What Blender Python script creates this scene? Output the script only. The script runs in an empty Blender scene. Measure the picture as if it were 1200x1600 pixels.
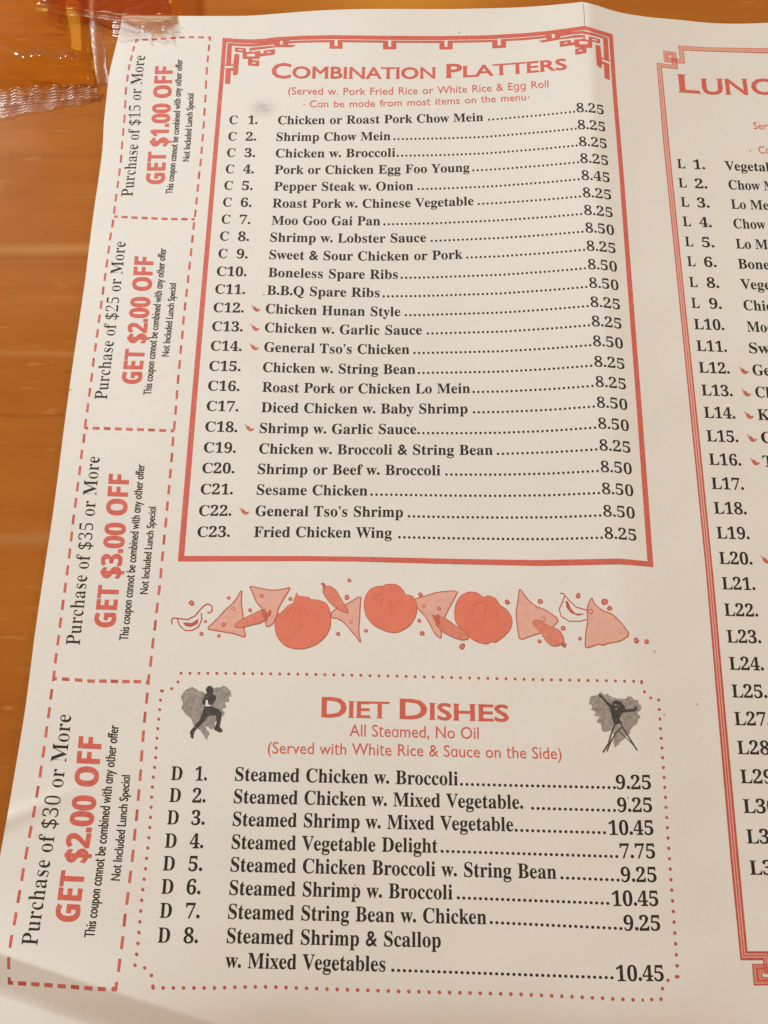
import bpy, bmesh, math, random
import numpy as np
from mathutils import Vector
from mathutils.geometry import tessellate_polygon

S = bpy.context.scene
COL = S.collection
random.seed(4)

# ------------------------------------------------------------------ camera
TH = math.radians(14.7)            # tilt of the phone away from straight down
DIST = 0.171                       # metres from the table
F = 1200.0                         # focal length in photo pixels (1200 x 1600 frame)
CAM = np.array([0.0, -math.sin(TH) * DIST, math.cos(TH) * DIST])
cd = bpy.data.cameras.new('camera')
cam = bpy.data.objects.new('camera', cd)
COL.objects.link(cam)
cam.location = CAM
cam.rotation_euler = (TH, 0, 0)
cd.sensor_fit = 'VERTICAL'
cd.sensor_height = 24.0
cd.lens = 24.0 * F / 1600.0
cd.clip_start = 0.005
cd.clip_end = 50
S.camera = cam

# ------------------------------------------------------------------ light
w = bpy.data.worlds.new("World")
S.world = w
w.use_nodes = True
bg = w.node_tree.nodes['Background']
bg.inputs[0].default_value = (1.0, 0.58, 0.31, 1)
bg.inputs[1].default_value = 0.33

def lamp(name, loc, target, size, power, col, shape='DISK'):
    l = bpy.data.lights.new(name, 'AREA')
    l.shape = shape
    l.size = size
    l.energy = power
    l.color = col
    o = bpy.data.objects.new(name, l)
    COL.objects.link(o)
    o.location = loc
    o.rotation_euler = (Vector(target) - Vector(loc)).to_track_quat('-Z', 'Y').to_euler()
    return o
lamp('ceiling_lamp', (-0.75, 0.85, 0.52), (-0.02, 0.03, 0), 0.12, 21.2, (0.88, 1.01, 1.04))
lamp('warm_lamp', (0.70, -0.30, 0.60), (0, 0, 0), 0.20, 0.9, (1.0, 0.70, 0.40))
lamp('yellow_pendant_lamp', (0.05, 1.20, 0.80), (0, 0.1, 0), 0.30, 1.1, (1.0, 0.62, 0.06))
S.view_settings.view_transform = 'Standard'
S.view_settings.look = 'None'
S.view_settings.exposure = 0.0
S.view_settings.gamma = 1.0

# ------------------------------------------------------------------ geometry of the view and the paper
def ray(px, py):
    a = (np.asarray(px, float) - 600) / F
    b = (800 - np.asarray(py, float)) / F
    dx = a
    dy = math.sin(TH) + b * math.cos(TH)
    dz = -math.cos(TH) + b * math.sin(TH)
    return dx, dy, dz

def at_z(px, py, z=0.0):
    dx, dy, dz = ray(px, py)
    t = (z - CAM[2]) / dz
    return CAM[0] + dx * t, CAM[1] + dy * t

PX_MM = DIST * 1000 / F            # mm on the table per photo pixel, mid frame
def table_uv(X, Y):
    """table point -> picture-like plan coordinates used to describe the paper's relief"""
    vx, vy, vz = X, Y - CAM[1], -CAM[2]
    d = vy * math.sin(TH) - vz * math.cos(TH)
    u = vy * math.cos(TH) + vz * math.sin(TH)
    return 600 + F * vx / d, 800 - F * u / d

def bump(d, w):
    return np.exp(-(d / w) ** 2)

def height(u, v):
    """height of the menu above the table in mm at plan position u, v"""
    h = np.full_like(u, 0.30) * 1.0
    # fold between the two panels: a soft ridge, high at the top edge
    xr = 912 + 0.0632 * (v - 42)
    A = 0.28 + 2.2 * np.clip(1 - (v + 60) / 1500, 0, 1) ** 1.7
    d = u - xr
    q_ = 3.0 + np.clip(v, 0, 1600) / 70.0
    r = np.sqrt(d * d + q_ * q_) - q_
    hl = A * np.clip(1 - r / 250, 0, 1) ** 2
    hr = A * np.clip(1 - r / 300, 0, 1) ** 2.2
    h = h + np.where(d < 0, hl, hr)
    # broad waves of a sheet that has been folded and handled
    h = h + 0.45 * bump(u - 560, 130) * np.clip(1 - v / 700, 0, 1)
    h = h + 0.25 * np.sin(v / 170 + u / 420) * np.clip((u - 60) / 300, 0, 1) * 0.6 + 0.15
    # lower left corner: a fold line, then the sheet dips and comes back
    s = (v - 1478 - 0.345 * u) / 1.058
    k = np.clip(1 - (u - 60) / 420, 0.0, 1) ** 0.8
    up = 1.4 * np.exp(-np.clip(-s, 0, None) / 75.0)
    sn = np.clip(s / 62.0, 0, None)
    dn = 1.4 * np.where(sn < 0.8, 1 - sn, 0.2 * np.exp(-(sn - 0.8) / 0.2)) + 1.1 * (1 - np.exp(-np.clip(s - 66, 0, None) / 60.0))
    h = h + np.where(s < 0, up, dn) * k
    # bottom of the frame rolls away: slope shaped to darken the lower edge
    h = h + 1.9 * np.clip(u / 300, 0.25, 1) * (1 / (1 + np.exp((v - 1610 + 0.10 * np.clip(300 - u, 0, 300) - 0.03 * (u - 600)) / 27.0)) - 1) * np.clip(1 - (u - 900) / 600, 0.3, 1) + 1.3
    h = h + 3.4 * np.exp(-np.clip(v + 40, 0, None) / 120.0) * np.clip(u / 200, 0, 1)  # top edge lift, added to tilt paper off the lamp and darken it
    # short crease at the left edge
    s2 = (v - 1286 + 0.42 * u)
    h = h + 0.28 * np.exp(-(s2 / 14.0) ** 2) * np.clip(1 - u / 150, 0, 1)
    h = h + 0.22 * np.exp(-((v - 120) / 60.0) ** 2) * np.clip(1 - (u - 160) / 120, 0, 1)
    # fine cockle
    h = h + 0.035 * np.sin(u / 31 + v / 57) * np.sin(v / 43 - u / 90)
    return np.clip(h, 0.18, 9)

def surf(px, py, lift=0.0):
    px = np.asarray(px, float)
    py = np.asarray(py, float)
    z = np.full_like(px, 0.0005)
    for _ in range(12):
        X, Y = at_z(px, py, z)
        u, v = table_uv(X, Y)
        z = height(u, v) / 1000
    X, Y = at_z(px, py, z)
    return np.stack([X, Y, z + lift], -1)

# ------------------------------------------------------------------ materials
def nodes(name):
    m = bpy.data.materials.new(name)
    m.use_nodes = True
    nt = m.node_tree
    b = nt.nodes['Principled BSDF']
    return m, nt, b

def noise(nt, scale, detail=4, rough=0.5, vec=None):
    n = nt.nodes.new('ShaderNodeTexNoise')
    n.inputs['Scale'].default_value = scale
    n.inputs['Detail'].default_value = detail
    n.inputs['Roughness'].default_value = rough
    if vec is not None:
        nt.links.new(vec, n.inputs['Vector'])
    return n

def ramp(nt, fac, stops):
    r = nt.nodes.new('ShaderNodeValToRGB')
    e = r.color_ramp.elements
    while len(e) > 1:
        e.remove(e[-1])
    e[0].position, e[0].color = stops[0][0], (*stops[0][1], 1)
    for p, c in stops[1:]:
        x = e.new(p)
        x.color = (*c, 1)
    nt.links.new(fac, r.inputs[0])
    return r.outputs[0]

def mixc(nt, a, b, fac, mode='MIX'):
    m = nt.nodes.new('ShaderNodeMix')
    m.data_type = 'RGBA'
    m.blend_type = mode
    for i, x in ((6, a), (7, b)):
        if isinstance(x, tuple):
            m.inputs[i].default_value = (*x, 1)
        else:
            nt.links.new(x, m.inputs[i])
    if isinstance(fac, (int, float)):
        m.inputs[0].default_value = fac
    else:
        nt.links.new(fac, m.inputs[0])
    return m.outputs[2]

def coords(nt, scale=(1, 1, 1)):
    t = nt.nodes.new('ShaderNodeTexCoord')
    mp = nt.nodes.new('ShaderNodeMapping')
    mp.inputs['Scale'].default_value = scale
    nt.links.new(t.outputs['Object'], mp.inputs['Vector'])
    return mp.outputs[0]

def math_node(nt, op, a, b=None, c=None):
    n = nt.nodes.new('ShaderNodeMath')
    n.operation = op
    for i, x in enumerate((a, b, c)):
        if x is None:
            continue
        if isinstance(x, (int, float)):
            n.inputs[i].default_value = x
        else:
            nt.links.new(x, n.inputs[i])
    return n.outputs[0]

def paper_material():
    m, nt, b = nodes('menu_paper')
    c = coords(nt)
    big = noise(nt, 14, 3, 0.5, c)
    base = ramp(nt, big.outputs[0], [(0.3, (0.775, 0.745, 0.715)), (0.7, (0.815, 0.79, 0.76))])
    fib = noise(nt, 1500, 3, 0.6, coords(nt, (1, 0.5, 1)))
    f = ramp(nt, fib.outputs[0], [(0.3, (0.982, 0.98, 0.978)), (0.7, (1.01, 1.01, 1.01))])
    base = mixc(nt, base, f, 1.0, 'MULTIPLY')
    # scattered specks of dust and print
    vor = nt.nodes.new('ShaderNodeTexVoronoi')
    vor.inputs['Scale'].default_value = 170
    nt.links.new(c, vor.inputs['Vector'])
    gate = noise(nt, 45, 2, 0.5, c)
    sp = math_node(nt, 'MULTIPLY', math_node(nt, 'LESS_THAN', vor.outputs['Distance'], 0.055),
                   math_node(nt, 'GREATER_THAN', gate.outputs[0], 0.60))
    base = mixc(nt, base, (0.42, 0.36, 0.31), math_node(nt, 'MULTIPLY', sp, 0.6))
    # grey thumb smudge below the heading
    P = surf(np.array([411.0]), np.array([169.0]))[0]
    g = nt.nodes.new('ShaderNodeNewGeometry')
    sx = nt.nodes.new('ShaderNodeSeparateXYZ')
    nt.links.new(g.outputs['Position'], sx.inputs[0])
    dx = math_node(nt, 'DIVIDE', math_node(nt, 'SUBTRACT', sx.outputs[0], float(P[0])), 0.0026)
    dy = math_node(nt, 'DIVIDE', math_node(nt, 'SUBTRACT', sx.outputs[1], float(P[1])), 0.0020)
    rr = math_node(nt, 'ADD', math_node(nt, 'MULTIPLY', dx, dx), math_node(nt, 'MULTIPLY', dy, dy))
    sm = math_node(nt, 'EXPONENT', math_node(nt, 'MULTIPLY', rr, -1.0))
    nn = noise(nt, 900, 2, 0.5, c)
    sm = math_node(nt, 'MULTIPLY', sm, math_node(nt, 'MULTIPLY_ADD', nn.outputs[0], 1.0, 0.1))
    base = mixc(nt, base, (0.40, 0.37, 0.365), sm)
    nt.links.new(base, b.inputs['Base Color'])
    b.inputs['Roughness'].default_value = 0.75
    b.inputs['Specular IOR Level'].default_value = 0.25
    bp = nt.nodes.new('ShaderNodeBump')
    bp.inputs['Strength'].default_value = 0.07
    bp.inputs['Distance'].default_value = 0.0004
    w1 = noise(nt, 60, 4, 0.55, c)
    nt.links.new(math_node(nt, 'ADD', math_node(nt, 'MULTIPLY', fib.outputs[0], 0.12), w1.outputs[0]), bp.inputs['Height'])
    nt.links.new(bp.outputs[0], b.inputs['Normal'])
    return m

def ink_material(name, col, var=0.10, scale=900, light=(0.8, 0.7, 0.66), worn=0.25):
    m, nt, b = nodes(name)
    c = coords(nt)
    n = noise(nt, scale, 3, 0.6, c)
    lo = tuple(x * (1 - var) for x in col)
    hi = tuple(x * (1 + var) for x in col)
    base = ramp(nt, n.outputs[0], [(0.3, lo), (0.7, hi)])
    n2 = noise(nt, scale * 2.2, 2, 0.6, c)
    k = ramp(nt, n2.outputs[0], [(0.60, (0, 0, 0)), (0.75, (worn, worn, worn))])
    base = mixc(nt, base, light, k)
    nt.links.new(base, b.inputs['Base Color'])
    b.inputs['Roughness'].default_value = 0.7
    b.inputs['Specular IOR Level'].default_value = 0.25
    return m

def wood_material():
    m, nt, b = nodes('varnished_wood')
    t = nt.nodes.new('ShaderNodeTexCoord')
    mp = nt.nodes.new('ShaderNodeMapping')
    mp.inputs['Scale'].default_value = (22, 210, 20)
    mp.inputs['Rotation'].default_value = (0, 0, math.radians(1.5))
    nt.links.new(t.outputs['Object'], mp.inputs['Vector'])
    warp = noise(nt, 6, 3, 0.5, t.outputs['Object'])
    vadd = nt.nodes.new('ShaderNodeVectorMath')
    vadd.operation = 'MULTIPLY_ADD'
    nt.links.new(warp.outputs['Color'], vadd.inputs[0])
    vadd.inputs[1].default_value = (1.5, 2.5, 0)
    nt.links.new(mp.outputs[0], vadd.inputs[2])
    grain = noise(nt, 1.0, 6, 0.6, vadd.outputs[0])
    base = ramp(nt, grain.outputs[0], [(0.25, (0.400, 0.120, 0.017)), (0.45, (0.435, 0.138, 0.020)),
                                       (0.60, (0.460, 0.150, 0.023)), (0.80, (0.50, 0.175, 0.032))])
    mp2 = nt.nodes.new('ShaderNodeMapping')
    mp2.inputs['Scale'].default_value = (4, 26, 10)
    nt.links.new(t.outputs['Object'], mp2.inputs['Vector'])
    wide = noise(nt, 1.0, 3, 0.5, mp2.outputs[0])
    wd = ramp(nt, wide.outputs[0], [(0.3, (0.85, 0.81, 0.76)), (0.7, (1.02, 1.01, 0.95))])
    base = mixc(nt, base, wd, 1.0, 'MULTIPLY')
    # pores: short fine dark dashes along the grain
    mp3 = nt.nodes.new('ShaderNodeMapping')
    mp3.inputs['Scale'].default_value = (160, 1500, 200)
    nt.links.new(t.outputs['Object'], mp3.inputs['Vector'])
    pore = noise(nt, 1.0, 2, 0.5, mp3.outputs[0])
    pk = ramp(nt, pore.outputs[0], [(0.66, (0, 0, 0)), (0.78, (0.45, 0.45, 0.45))])
    base = mixc(nt, base, (0.20, 0.055, 0.01), pk)
    # flecks and rubbed marks, pale and dark, of irregular length
    mp4 = nt.nodes.new('ShaderNodeMapping')
    mp4.inputs['Scale'].default_value = (75, 420, 100)
    mp4.inputs['Rotation'].default_value = (0, 0, math.radians(-3))
    nt.links.new(t.outputs['Object'], mp4.inputs['Vector'])
    fl = noise(nt, 1.0, 4, 0.65, mp4.outputs[0])
    base = mixc(nt, base, (0.60, 0.27, 0.08), ramp(nt, fl.outputs[0], [(0.60, (0, 0, 0)), (0.74, (0.55, 0.55, 0.55))]))
    base = mixc(nt, base, (0.27, 0.075, 0.012), ramp(nt, fl.outputs[0], [(0.27, (0.6, 0.6, 0.6)), (0.38, (0, 0, 0))]))
    # a few pale worn bands and dark growth lines across the board
    sx = nt.nodes.new('ShaderNodeSeparateXYZ')
    nt.links.new(t.outputs['Object'], sx.inputs[0])
    wav = noise(nt, 22, 3, 0.5, t.outputs['Object'])
    yy = math_node(nt, 'MULTIPLY_ADD', wav.outputs[0], 0.0035, math_node(nt, 'SUBTRACT', sx.outputs[1], 0.00175))
    def band(py, width, col, amt):
        nonlocal base
        y0 = float(at_z(60.0, float(py))[1])
        d = math_node(nt, 'DIVIDE', math_node(nt, 'SUBTRACT', yy, y0), width)
        e = math_node(nt, 'EXPONENT', math_node(nt, 'MULTIPLY', math_node(nt, 'MULTIPLY', d, d), -1.0))
        br = math_node(nt, 'MULTIPLY', e, math_node(nt, 'MULTIPLY_ADD', grain.outputs[0], 1.2, -0.05))
        base = mixc(nt, base, col, math_node(nt, 'MULTIPLY', br, amt))
    band(388, 0.0013, (0.60, 0.30, 0.10), 0.8)
    band(403, 0.0005, (0.28, 0.08, 0.01), 0.7)
    band(552, 0.0008, (0.60, 0.30, 0.10), 0.6)
    band(648, 0.0005, (0.24, 0.07, 0.01), 0.7)
    band(845, 0.0016, (0.50, 0.25, 0.09), 0.7)
    band(246, 0.0006, (0.28, 0.08, 0.01), 0.5)
    band(-40, 0.004, (0.30, 0.09, 0.01), 0.8)
    nt.links.new(base, b.inputs['Base Color'])
    r = noise(nt, 30, 3, 0.5, t.outputs['Object'])
    nt.links.new(ramp(nt, r.outputs[0], [(0.3, (0.13,) * 3), (0.7, (0.21,) * 3)]), b.inputs['Roughness'])
    b.inputs['Specular IOR Level'].default_value = 0.35
    b.inputs['Coat Weight'].default_value = 0.0
    b.inputs['Coat Roughness'].default_value = 0.18
    bp = nt.nodes.new('ShaderNodeBump')
    bp.inputs['Strength'].default_value = 0.06
    bp.inputs['Distance'].default_value = 0.0001
    nt.links.new(grain.outputs[0], bp.inputs['Height'])
    nt.links.new(bp.outputs[0], b.inputs['Normal'])
    return m

def film_material(name, tint, gloss=0.10, rough=0.12, haze=0.0, hazecol=(0.9, 0.85, 0.85), bscale=700, bstr=0.3):
    m, nt, b = nodes(name)
    nt.nodes.remove(b)
    out = nt.nodes['Material Output']
    tr = nt.nodes.new('ShaderNodeBsdfTransparent')
    tr.inputs[0].default_value = (*tint, 1)
    gl = nt.nodes.new('ShaderNodeBsdfGlossy')
    gl.inputs['Roughness'].default_value = rough
    df = nt.nodes.new('ShaderNodeBsdfDiffuse')
    df.inputs[0].default_value = (*hazecol, 1)
    fr = nt.nodes.new('ShaderNodeLayerWeight')
    fr.inputs['Blend'].default_value = 0.5
    n = noise(nt, bscale, 3, 0.6, coords(nt))
    bp = nt.nodes.new('ShaderNodeBump')
    bp.inputs['Strength'].default_value = bstr
    bp.inputs['Distance'].default_value = 0.0003
    nt.links.new(n.outputs[0], bp.inputs['Height'])
    nt.links.new(bp.outputs[0], gl.inputs['Normal'])
    m1 = nt.nodes.new('ShaderNodeMixShader')
    m1.inputs[0].default_value = haze
    nt.links.new(tr.outputs[0], m1.inputs[1])
    nt.links.new(df.outputs[0], m1.inputs[2])
    m2 = nt.nodes.new('ShaderNodeMixShader')
    nt.links.new(math_node(nt, 'ADD', math_node(nt, 'POWER', fr.outputs['Facing'], 4.0), gloss + 0.04), m2.inputs[0])
    nt.links.new(m1.outputs[0], m2.inputs[1])
    nt.links.new(gl.outputs[0], m2.inputs[2])
    nt.links.new(m2.outputs[0], out.inputs['Surface'])
    return m

M_PAPER = paper_material()
M_RED = ink_material('red_ink', (0.67, 0.142, 0.105))
M_TOMATO = ink_material('tomato_ink', (0.77, 0.215, 0.145), 0.05, 700, worn=0.15)
M_DEEP = ink_material('deep_red_ink', (0.55, 0.105, 0.080))
M_MID = ink_material('soft_red_ink', (0.74, 0.25, 0.175))
M_PINK = ink_material('pink_ink', (0.78, 0.44, 0.36), 0.06)
M_EDGE = ink_material('edge_red_ink', (0.58, 0.15, 0.105))
M_ROSE = ink_material('rose_ink', (0.70, 0.17, 0.12), 0.06)
M_PALE = ink_material('pale_pink_ink', (0.80, 0.42, 0.33), 0.04)
M_BLACK = ink_material('black_ink', (0.031, 0.024, 0.020), 0.2, worn=0.10)
M_GREY = ink_material('grey_ink', (0.335, 0.30, 0.275), 0.28, 1300, worn=0.35)
M_CHAR = ink_material('charcoal_ink', (0.075, 0.06, 0.058), 0.25)

# ------------------------------------------------------------------ the menu (root object) and object helpers
def empty(name, loc, label=None, cat=None):
    o = bpy.data.objects.new(name, None)
    COL.objects.link(o)
    o.location = loc
    o.empty_display_size = 0.01
    if label:
        o['label'] = label
    if cat:
        o['category'] = cat
    return o

def link_mesh(name, me, parent=None, label=None):
    o = bpy.data.objects.new(name, me)
    COL.objects.link(o)
    if parent is not None:
        o.parent = parent
    if label:
        o['label'] = label
    return o

menu = empty('takeout_menu', (0, 0, 0), 'white folded paper takeout menu printed in red and black, lying on the wooden table', 'menu')

# ------------------------------------------------------------------ print: flat shapes drawn on the sheet
LIFT = 3.0e-5
STEP = 6.0e-6
class Ink:
    def __init__(self):
        self.v, self.f, self.m, self.mats = [], [], [], []
    def mi(self, mat):
        if mat not in self.mats:
            self.mats.append(mat)
        return self.mats.index(mat)
    def add(self, vs, fs, mat, layer=0):
        b = len(self.v)
        self.v += [(x, y, layer) for x, y in vs]
        self.f += [tuple(b + i for i in f) for f in fs]
        self.m += [self.mi(mat)] * len(fs)
    def poly(self, pts, mat, layer=0, holes=()):
        loops = [[Vector((x, y, 0)) for x, y in pts]] + [[Vector((x, y, 0)) for x, y in h] for h in holes]
        flat = [(p.x, p.y) for l in loops for p in l]
        self.add(flat, [t for t in tessellate_polygon(loops)], mat, layer)
    def quad(self, cx, cy, ang, L, W, mat, layer=0):
        c, s = math.cos(ang), math.sin(ang)
        pts = [(cx + c * a * L / 2 - s * b * W / 2, cy + s * a * L / 2 + c * b * W / 2) for a, b in ((-1, -1), (1, -1), (1, 1), (-1, 1))]
        self.add(pts, [(0, 1, 2, 3)], mat, layer)
    def dot(self, cx, cy, r, mat, layer=0, n=10, ry=None, wob=0.0):
        ry = ry or r
        pts = []
        for i in range(n):
            k = 1 + wob * random.uniform(-1, 1)
            pts.append((cx + r * k * math.cos(i * 2 * math.pi / n), cy + ry * k * math.sin(i * 2 * math.pi / n)))
        self.add(pts, [tuple(range(n))], mat, layer)
    def band(self, a, b, mat, layer=0):
        """strip between two edge polylines of equal count"""
        n = len(a)
        self.add(list(a) + list(b), [(i, i + 1, n + i + 1, n + i) for i in range(n - 1)], mat, layer)
    def stroke(self, pts, wd, mat, layer=0, closed=False, taper=False):
        P = [Vector(p) for p in pts]
        n = len(P)
        L, R = [], []
        for i in range(n):
            if closed:
                d0 = (P[i] - P[i - 1]).normalized()
                d1 = (P[(i + 1) % n] - P[i]).normalized()
            else:
                d0 = (P[i] - P[max(i - 1, 0)]) if i else (P[1] - P[0])
                d1 = (P[min(i + 1, n - 1)] - P[i]) if i < n - 1 else d0
                d0, d1 = d0.normalized(), d1.normalized()
            t = (d0 + d1)
            t = t.normalized() if t.length > 1e-6 else d1
            nrm = Vector((-t.y, t.x))
            k = 1 / max(0.45, nrm.dot(Vector((-d1.y, d1.x))))
            ww = wd / 2 * k
            if taper and not closed:
                ww *= (0.35 + 0.65 * math.sin(math.pi * (i + 0.4) / (n - 0.2)))
            L.append(tuple(P[i] + nrm * ww))
            R.append(tuple(P[i] - nrm * ww))
        if closed:
            L.append(L[0])
            R.append(R[0])
        self.band(L, R, mat, layer)
    def build(self, name, parent, label=None, cut=10.0):
        bm = bmesh.new()
        vs = [bm.verts.new((x, y, l)) for x, y, l in self.v]
        for f, mi in zip(self.f, self.m):
            try:
                fc = bm.faces.new([vs[i] for i in f])
                fc.material_index = mi
            except ValueError:
                pass
        big = [f for f in bm.faces if max(v.co.x for v in f.verts) - min(v.co.x for v in f.verts) > cut or
               max(v.co.y for v in f.verts) - min(v.co.y for v in f.verts) > cut]
        if big:
            for ax in (0, 1):
                big = [f for f in bm.faces if max(v.co[ax] for v in f.verts) - min(v.co[ax] for v in f.verts) > cut]
                if not big:
                    continue
                lo = min(v.co[ax] for f in big for v in f.verts)
                hi = max(v.co[ax] for f in big for v in f.verts)
                x = math.ceil(lo / cut) * cut
                while x < hi:
                    fs = [f for f in bm.faces if min(v.co[ax] for v in f.verts) < x - 0.01 and max(v.co[ax] for v in f.verts) > x + 0.01
                          and max(v.co[ax] for v in f.verts) - min(v.co[ax] for v in f.verts) > cut * 0.6]
                    if fs:
                        ge = set()
                        for f in fs:
                            ge.update(f.verts); ge.update(f.edges)
                        no = (1, 0, 0) if ax == 0 else (0, 1, 0)
                        co = (x, 0, 0) if ax == 0 else (0, x, 0)
                        bmesh.ops.bisect_plane(bm, geom=list(fs) + list(ge), plane_co=co, plane_no=no, dist=1e-4)
                    x += cut
        bm.verts.ensure_lookup_table()
        co = np.array([v.co[:] for v in bm.verts]) if len(bm.verts) else np.zeros((0, 3))
        W = surf(co[:, 0], co[:, 1])
        W[:, 2] += LIFT + co[:, 2] * STEP
        for v, p in zip(bm.verts, W):
            v.co = p
        bm.normal_update()
        fl = [f for f in bm.faces if f.normal.z < 0]
        if fl:
            bmesh.ops.reverse_faces(bm, faces=fl)
        me = bpy.data.meshes.new(name)
        bm.to_mesh(me)
        bm.free()
        for m in self.mats:
            me.materials.append(m)
        return link_mesh(name, me, parent, label)

# ------------------------------------------------------------------ lettering: glyph outlines from Blender's built-in face
def serif(c):
    if 'A' <= c <= 'Z': return chr(0x1D400 + ord(c) - 65)
    if 'a' <= c <= 'z': return chr(0x1D41A + ord(c) - 97)
    if '0' <= c <= '9': return chr(0x1D7CE + ord(c) - 48)
    return c
def heavy(c):
    if 'A' <= c <= 'Z': return chr(0x1D5D4 + ord(c) - 65)
    if 'a' <= c <= 'z': return chr(0x1D5EE + ord(c) - 97)
    if '0' <= c <= '9': return chr(0x1D7EC + ord(c) - 48)
    return c
def geo(c):
    return {'a': '\u0251', 'g': chr(0x1D5C0), 't': chr(0x1D5CD)}.get(c, c)
FACES = {   # mapping, horizontal weight change, vertical weight change, cap reference
    'book': (serif, 0.000, 0.004, 'I'),
    'figures': (serif, -0.010, 0.002, 'I'),
    'roman': (serif, -0.021, 0.000, 'I'),
    'heavy': (heavy, 0.026, 0.012, 'I'),
    'condensed': (geo, 0.030, 0.008, 'I'),
    'geometric': (geo, 0.000, 0.000, 'I'),
    'title': (lambda c: c, 0.026, 0.020, 'I'),
}
_cache = {}
_tc = bpy.data.curves.new('lettering', 'FONT')
_tc.resolution_u = 3
_to = bpy.data.objects.new('lettering', _tc)
COL.objects.link(_to)
def raw_mesh(body):
    _tc.body = body
    bpy.context.view_layer.update()
    dg = bpy.context.evaluated_depsgraph_get()
    ev = _to.evaluated_get(dg)
    me = ev.to_mesh()
    vs = [(v.co.x, v.co.y) for v in me.vertices]
    fs = [tuple(p.vertices) for p in me.polygons]
    ev.to_mesh_clear()
    return vs, fs
_ii = max(x for x, y in raw_mesh('II')[0])

def glyph(ch, face):
    key = (ch, face)
    if key in _cache:
        return _cache[key]
    mp, dx, dy, ref = FACES[face]
    c = mp(ch)
    if ch == ' ':
        adv = max(x for x, y in raw_mesh('I I')[0]) - _ii
        _cache[key] = ([], [], adv)
        return _cache[key]
    vs, fs = raw_mesh(c)
    adv = max(x for x, y in raw_mesh('I' + c + 'I')[0]) - _ii
    sc = 1.0
    if ch == 'a' and c != 'a' and face in ('condensed', 'geometric'):
        sc = 0.85
    if ch in 'gt' and face in ('condensed', 'geometric'):
        sc = 0.93
    if ch in "$&" and face in ('book', 'heavy', 'roman'):
        dx, dy = dx + 0.014, dy + 0.008
        if face == 'roman':
            dx, dy = -0.012, -0.012
            c = ch
    if face == 'roman' and ch.isdigit():
        dx, dy = -0.034, -0.012
    if ch == '.':
        r = {'book': 0.088, 'figures': 0.078, 'heavy': 0.10}.get(face, 0.06)
        n = 4 if face == 'heavy' else 12
        cx = adv / 2
        k = 1.25 if n == 4 else 1.0
        ph = math.pi / 4 if n == 4 else 0
        vs = [(cx + r * k * math.cos(ph + i * 2 * math.pi / n), r * (0.9 if n == 4 else 1) + r * k * math.sin(ph + i * 2 * math.pi / n)) for i in range(n)]
        _cache[key] = (vs, [tuple(range(n))], adv)
        return _cache[key]
    bm = bmesh.new()
    bv = [bm.verts.new((x * sc, y * sc, 0)) for x, y in vs]
    for f in fs:
        try: bm.faces.new([bv[i] for i in f])
        except ValueError: pass
    bmesh.ops.remove_doubles(bm, verts=bm.verts, dist=2e-4)
    bm.normal_update()
    sh = {}
    for v in bm.verts:
        nx = ny = 0
        for e in v.link_edges:
            if len(e.link_faces) == 1:
                f = e.link_faces[0]
                l = [l for l in f.loops if l.edge == e][0]
                d = l.link_loop_next.vert.co - l.vert.co
                k = (1 if f.normal.z > 0 else -1) / (d.length or 1)
                nx += d.y * k
                ny -= d.x * k
        n = math.hypot(nx, ny) or 1
        sh[v] = (nx / n, ny / n)
    for v, (a, b_) in sh.items():
        v.co.x += a * dx
        v.co.y += b_ * dy
    extra_v, extra_f = [], []
    if face == 'title':      # small engraved spurs at the flat stroke ends
        ys = [v.co.y for v in bm.verts]
        lo, hi = min(ys), max(ys)
        if ch not in 'OCSQU' or ch == 'U':
            for e in bm.edges:
                if len(e.link_faces) != 1: continue
                a, b_ = e.verts[0].co, e.verts[1].co
                if abs(a.y - b_.y) > 0.004 or abs(a.x - b_.x) < 0.05: continue
                for yy, sg in ((lo, 1), (hi, -1)):
                    if abs(a.y - yy) < 0.01:
                        xl, xr = sorted((a.x, b_.x))
                        sp, ht = 0.030, 0.060
                        for x0, sd in ((xl, -1), (xr, 1)):
                            k = len(extra_v)
                            extra_v += [(x0, yy), (x0 + sd * sp, yy), (x0 + sd * sp * 0.9, yy + sg * 0.014), (x0, yy + sg * ht)]
                            extra_f.append((k, k + 1, k + 2, k + 3))
    bm.verts.index_update()
    v2 = [(v.co.x, v.co.y) for v in bm.verts]
    f2 = [tuple(v.index for v in f.verts) for f in bm.faces]
    b0 = len(v2)
    v2 += extra_v
    f2 += [tuple(b0 + i for i in f) for f in extra_f]
    bm.free()
    _cache[key] = (v2, f2, adv * sc)
    return _cache[key]

def cap_height(face):
    return max(y for x, y in glyph(FACES[face][3], face)[0])

VP = np.array([654.0, -3780.0])
def up_at(x, y):
    d = VP - np.array([x, y])
    return d / np.hypot(*d)

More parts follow.
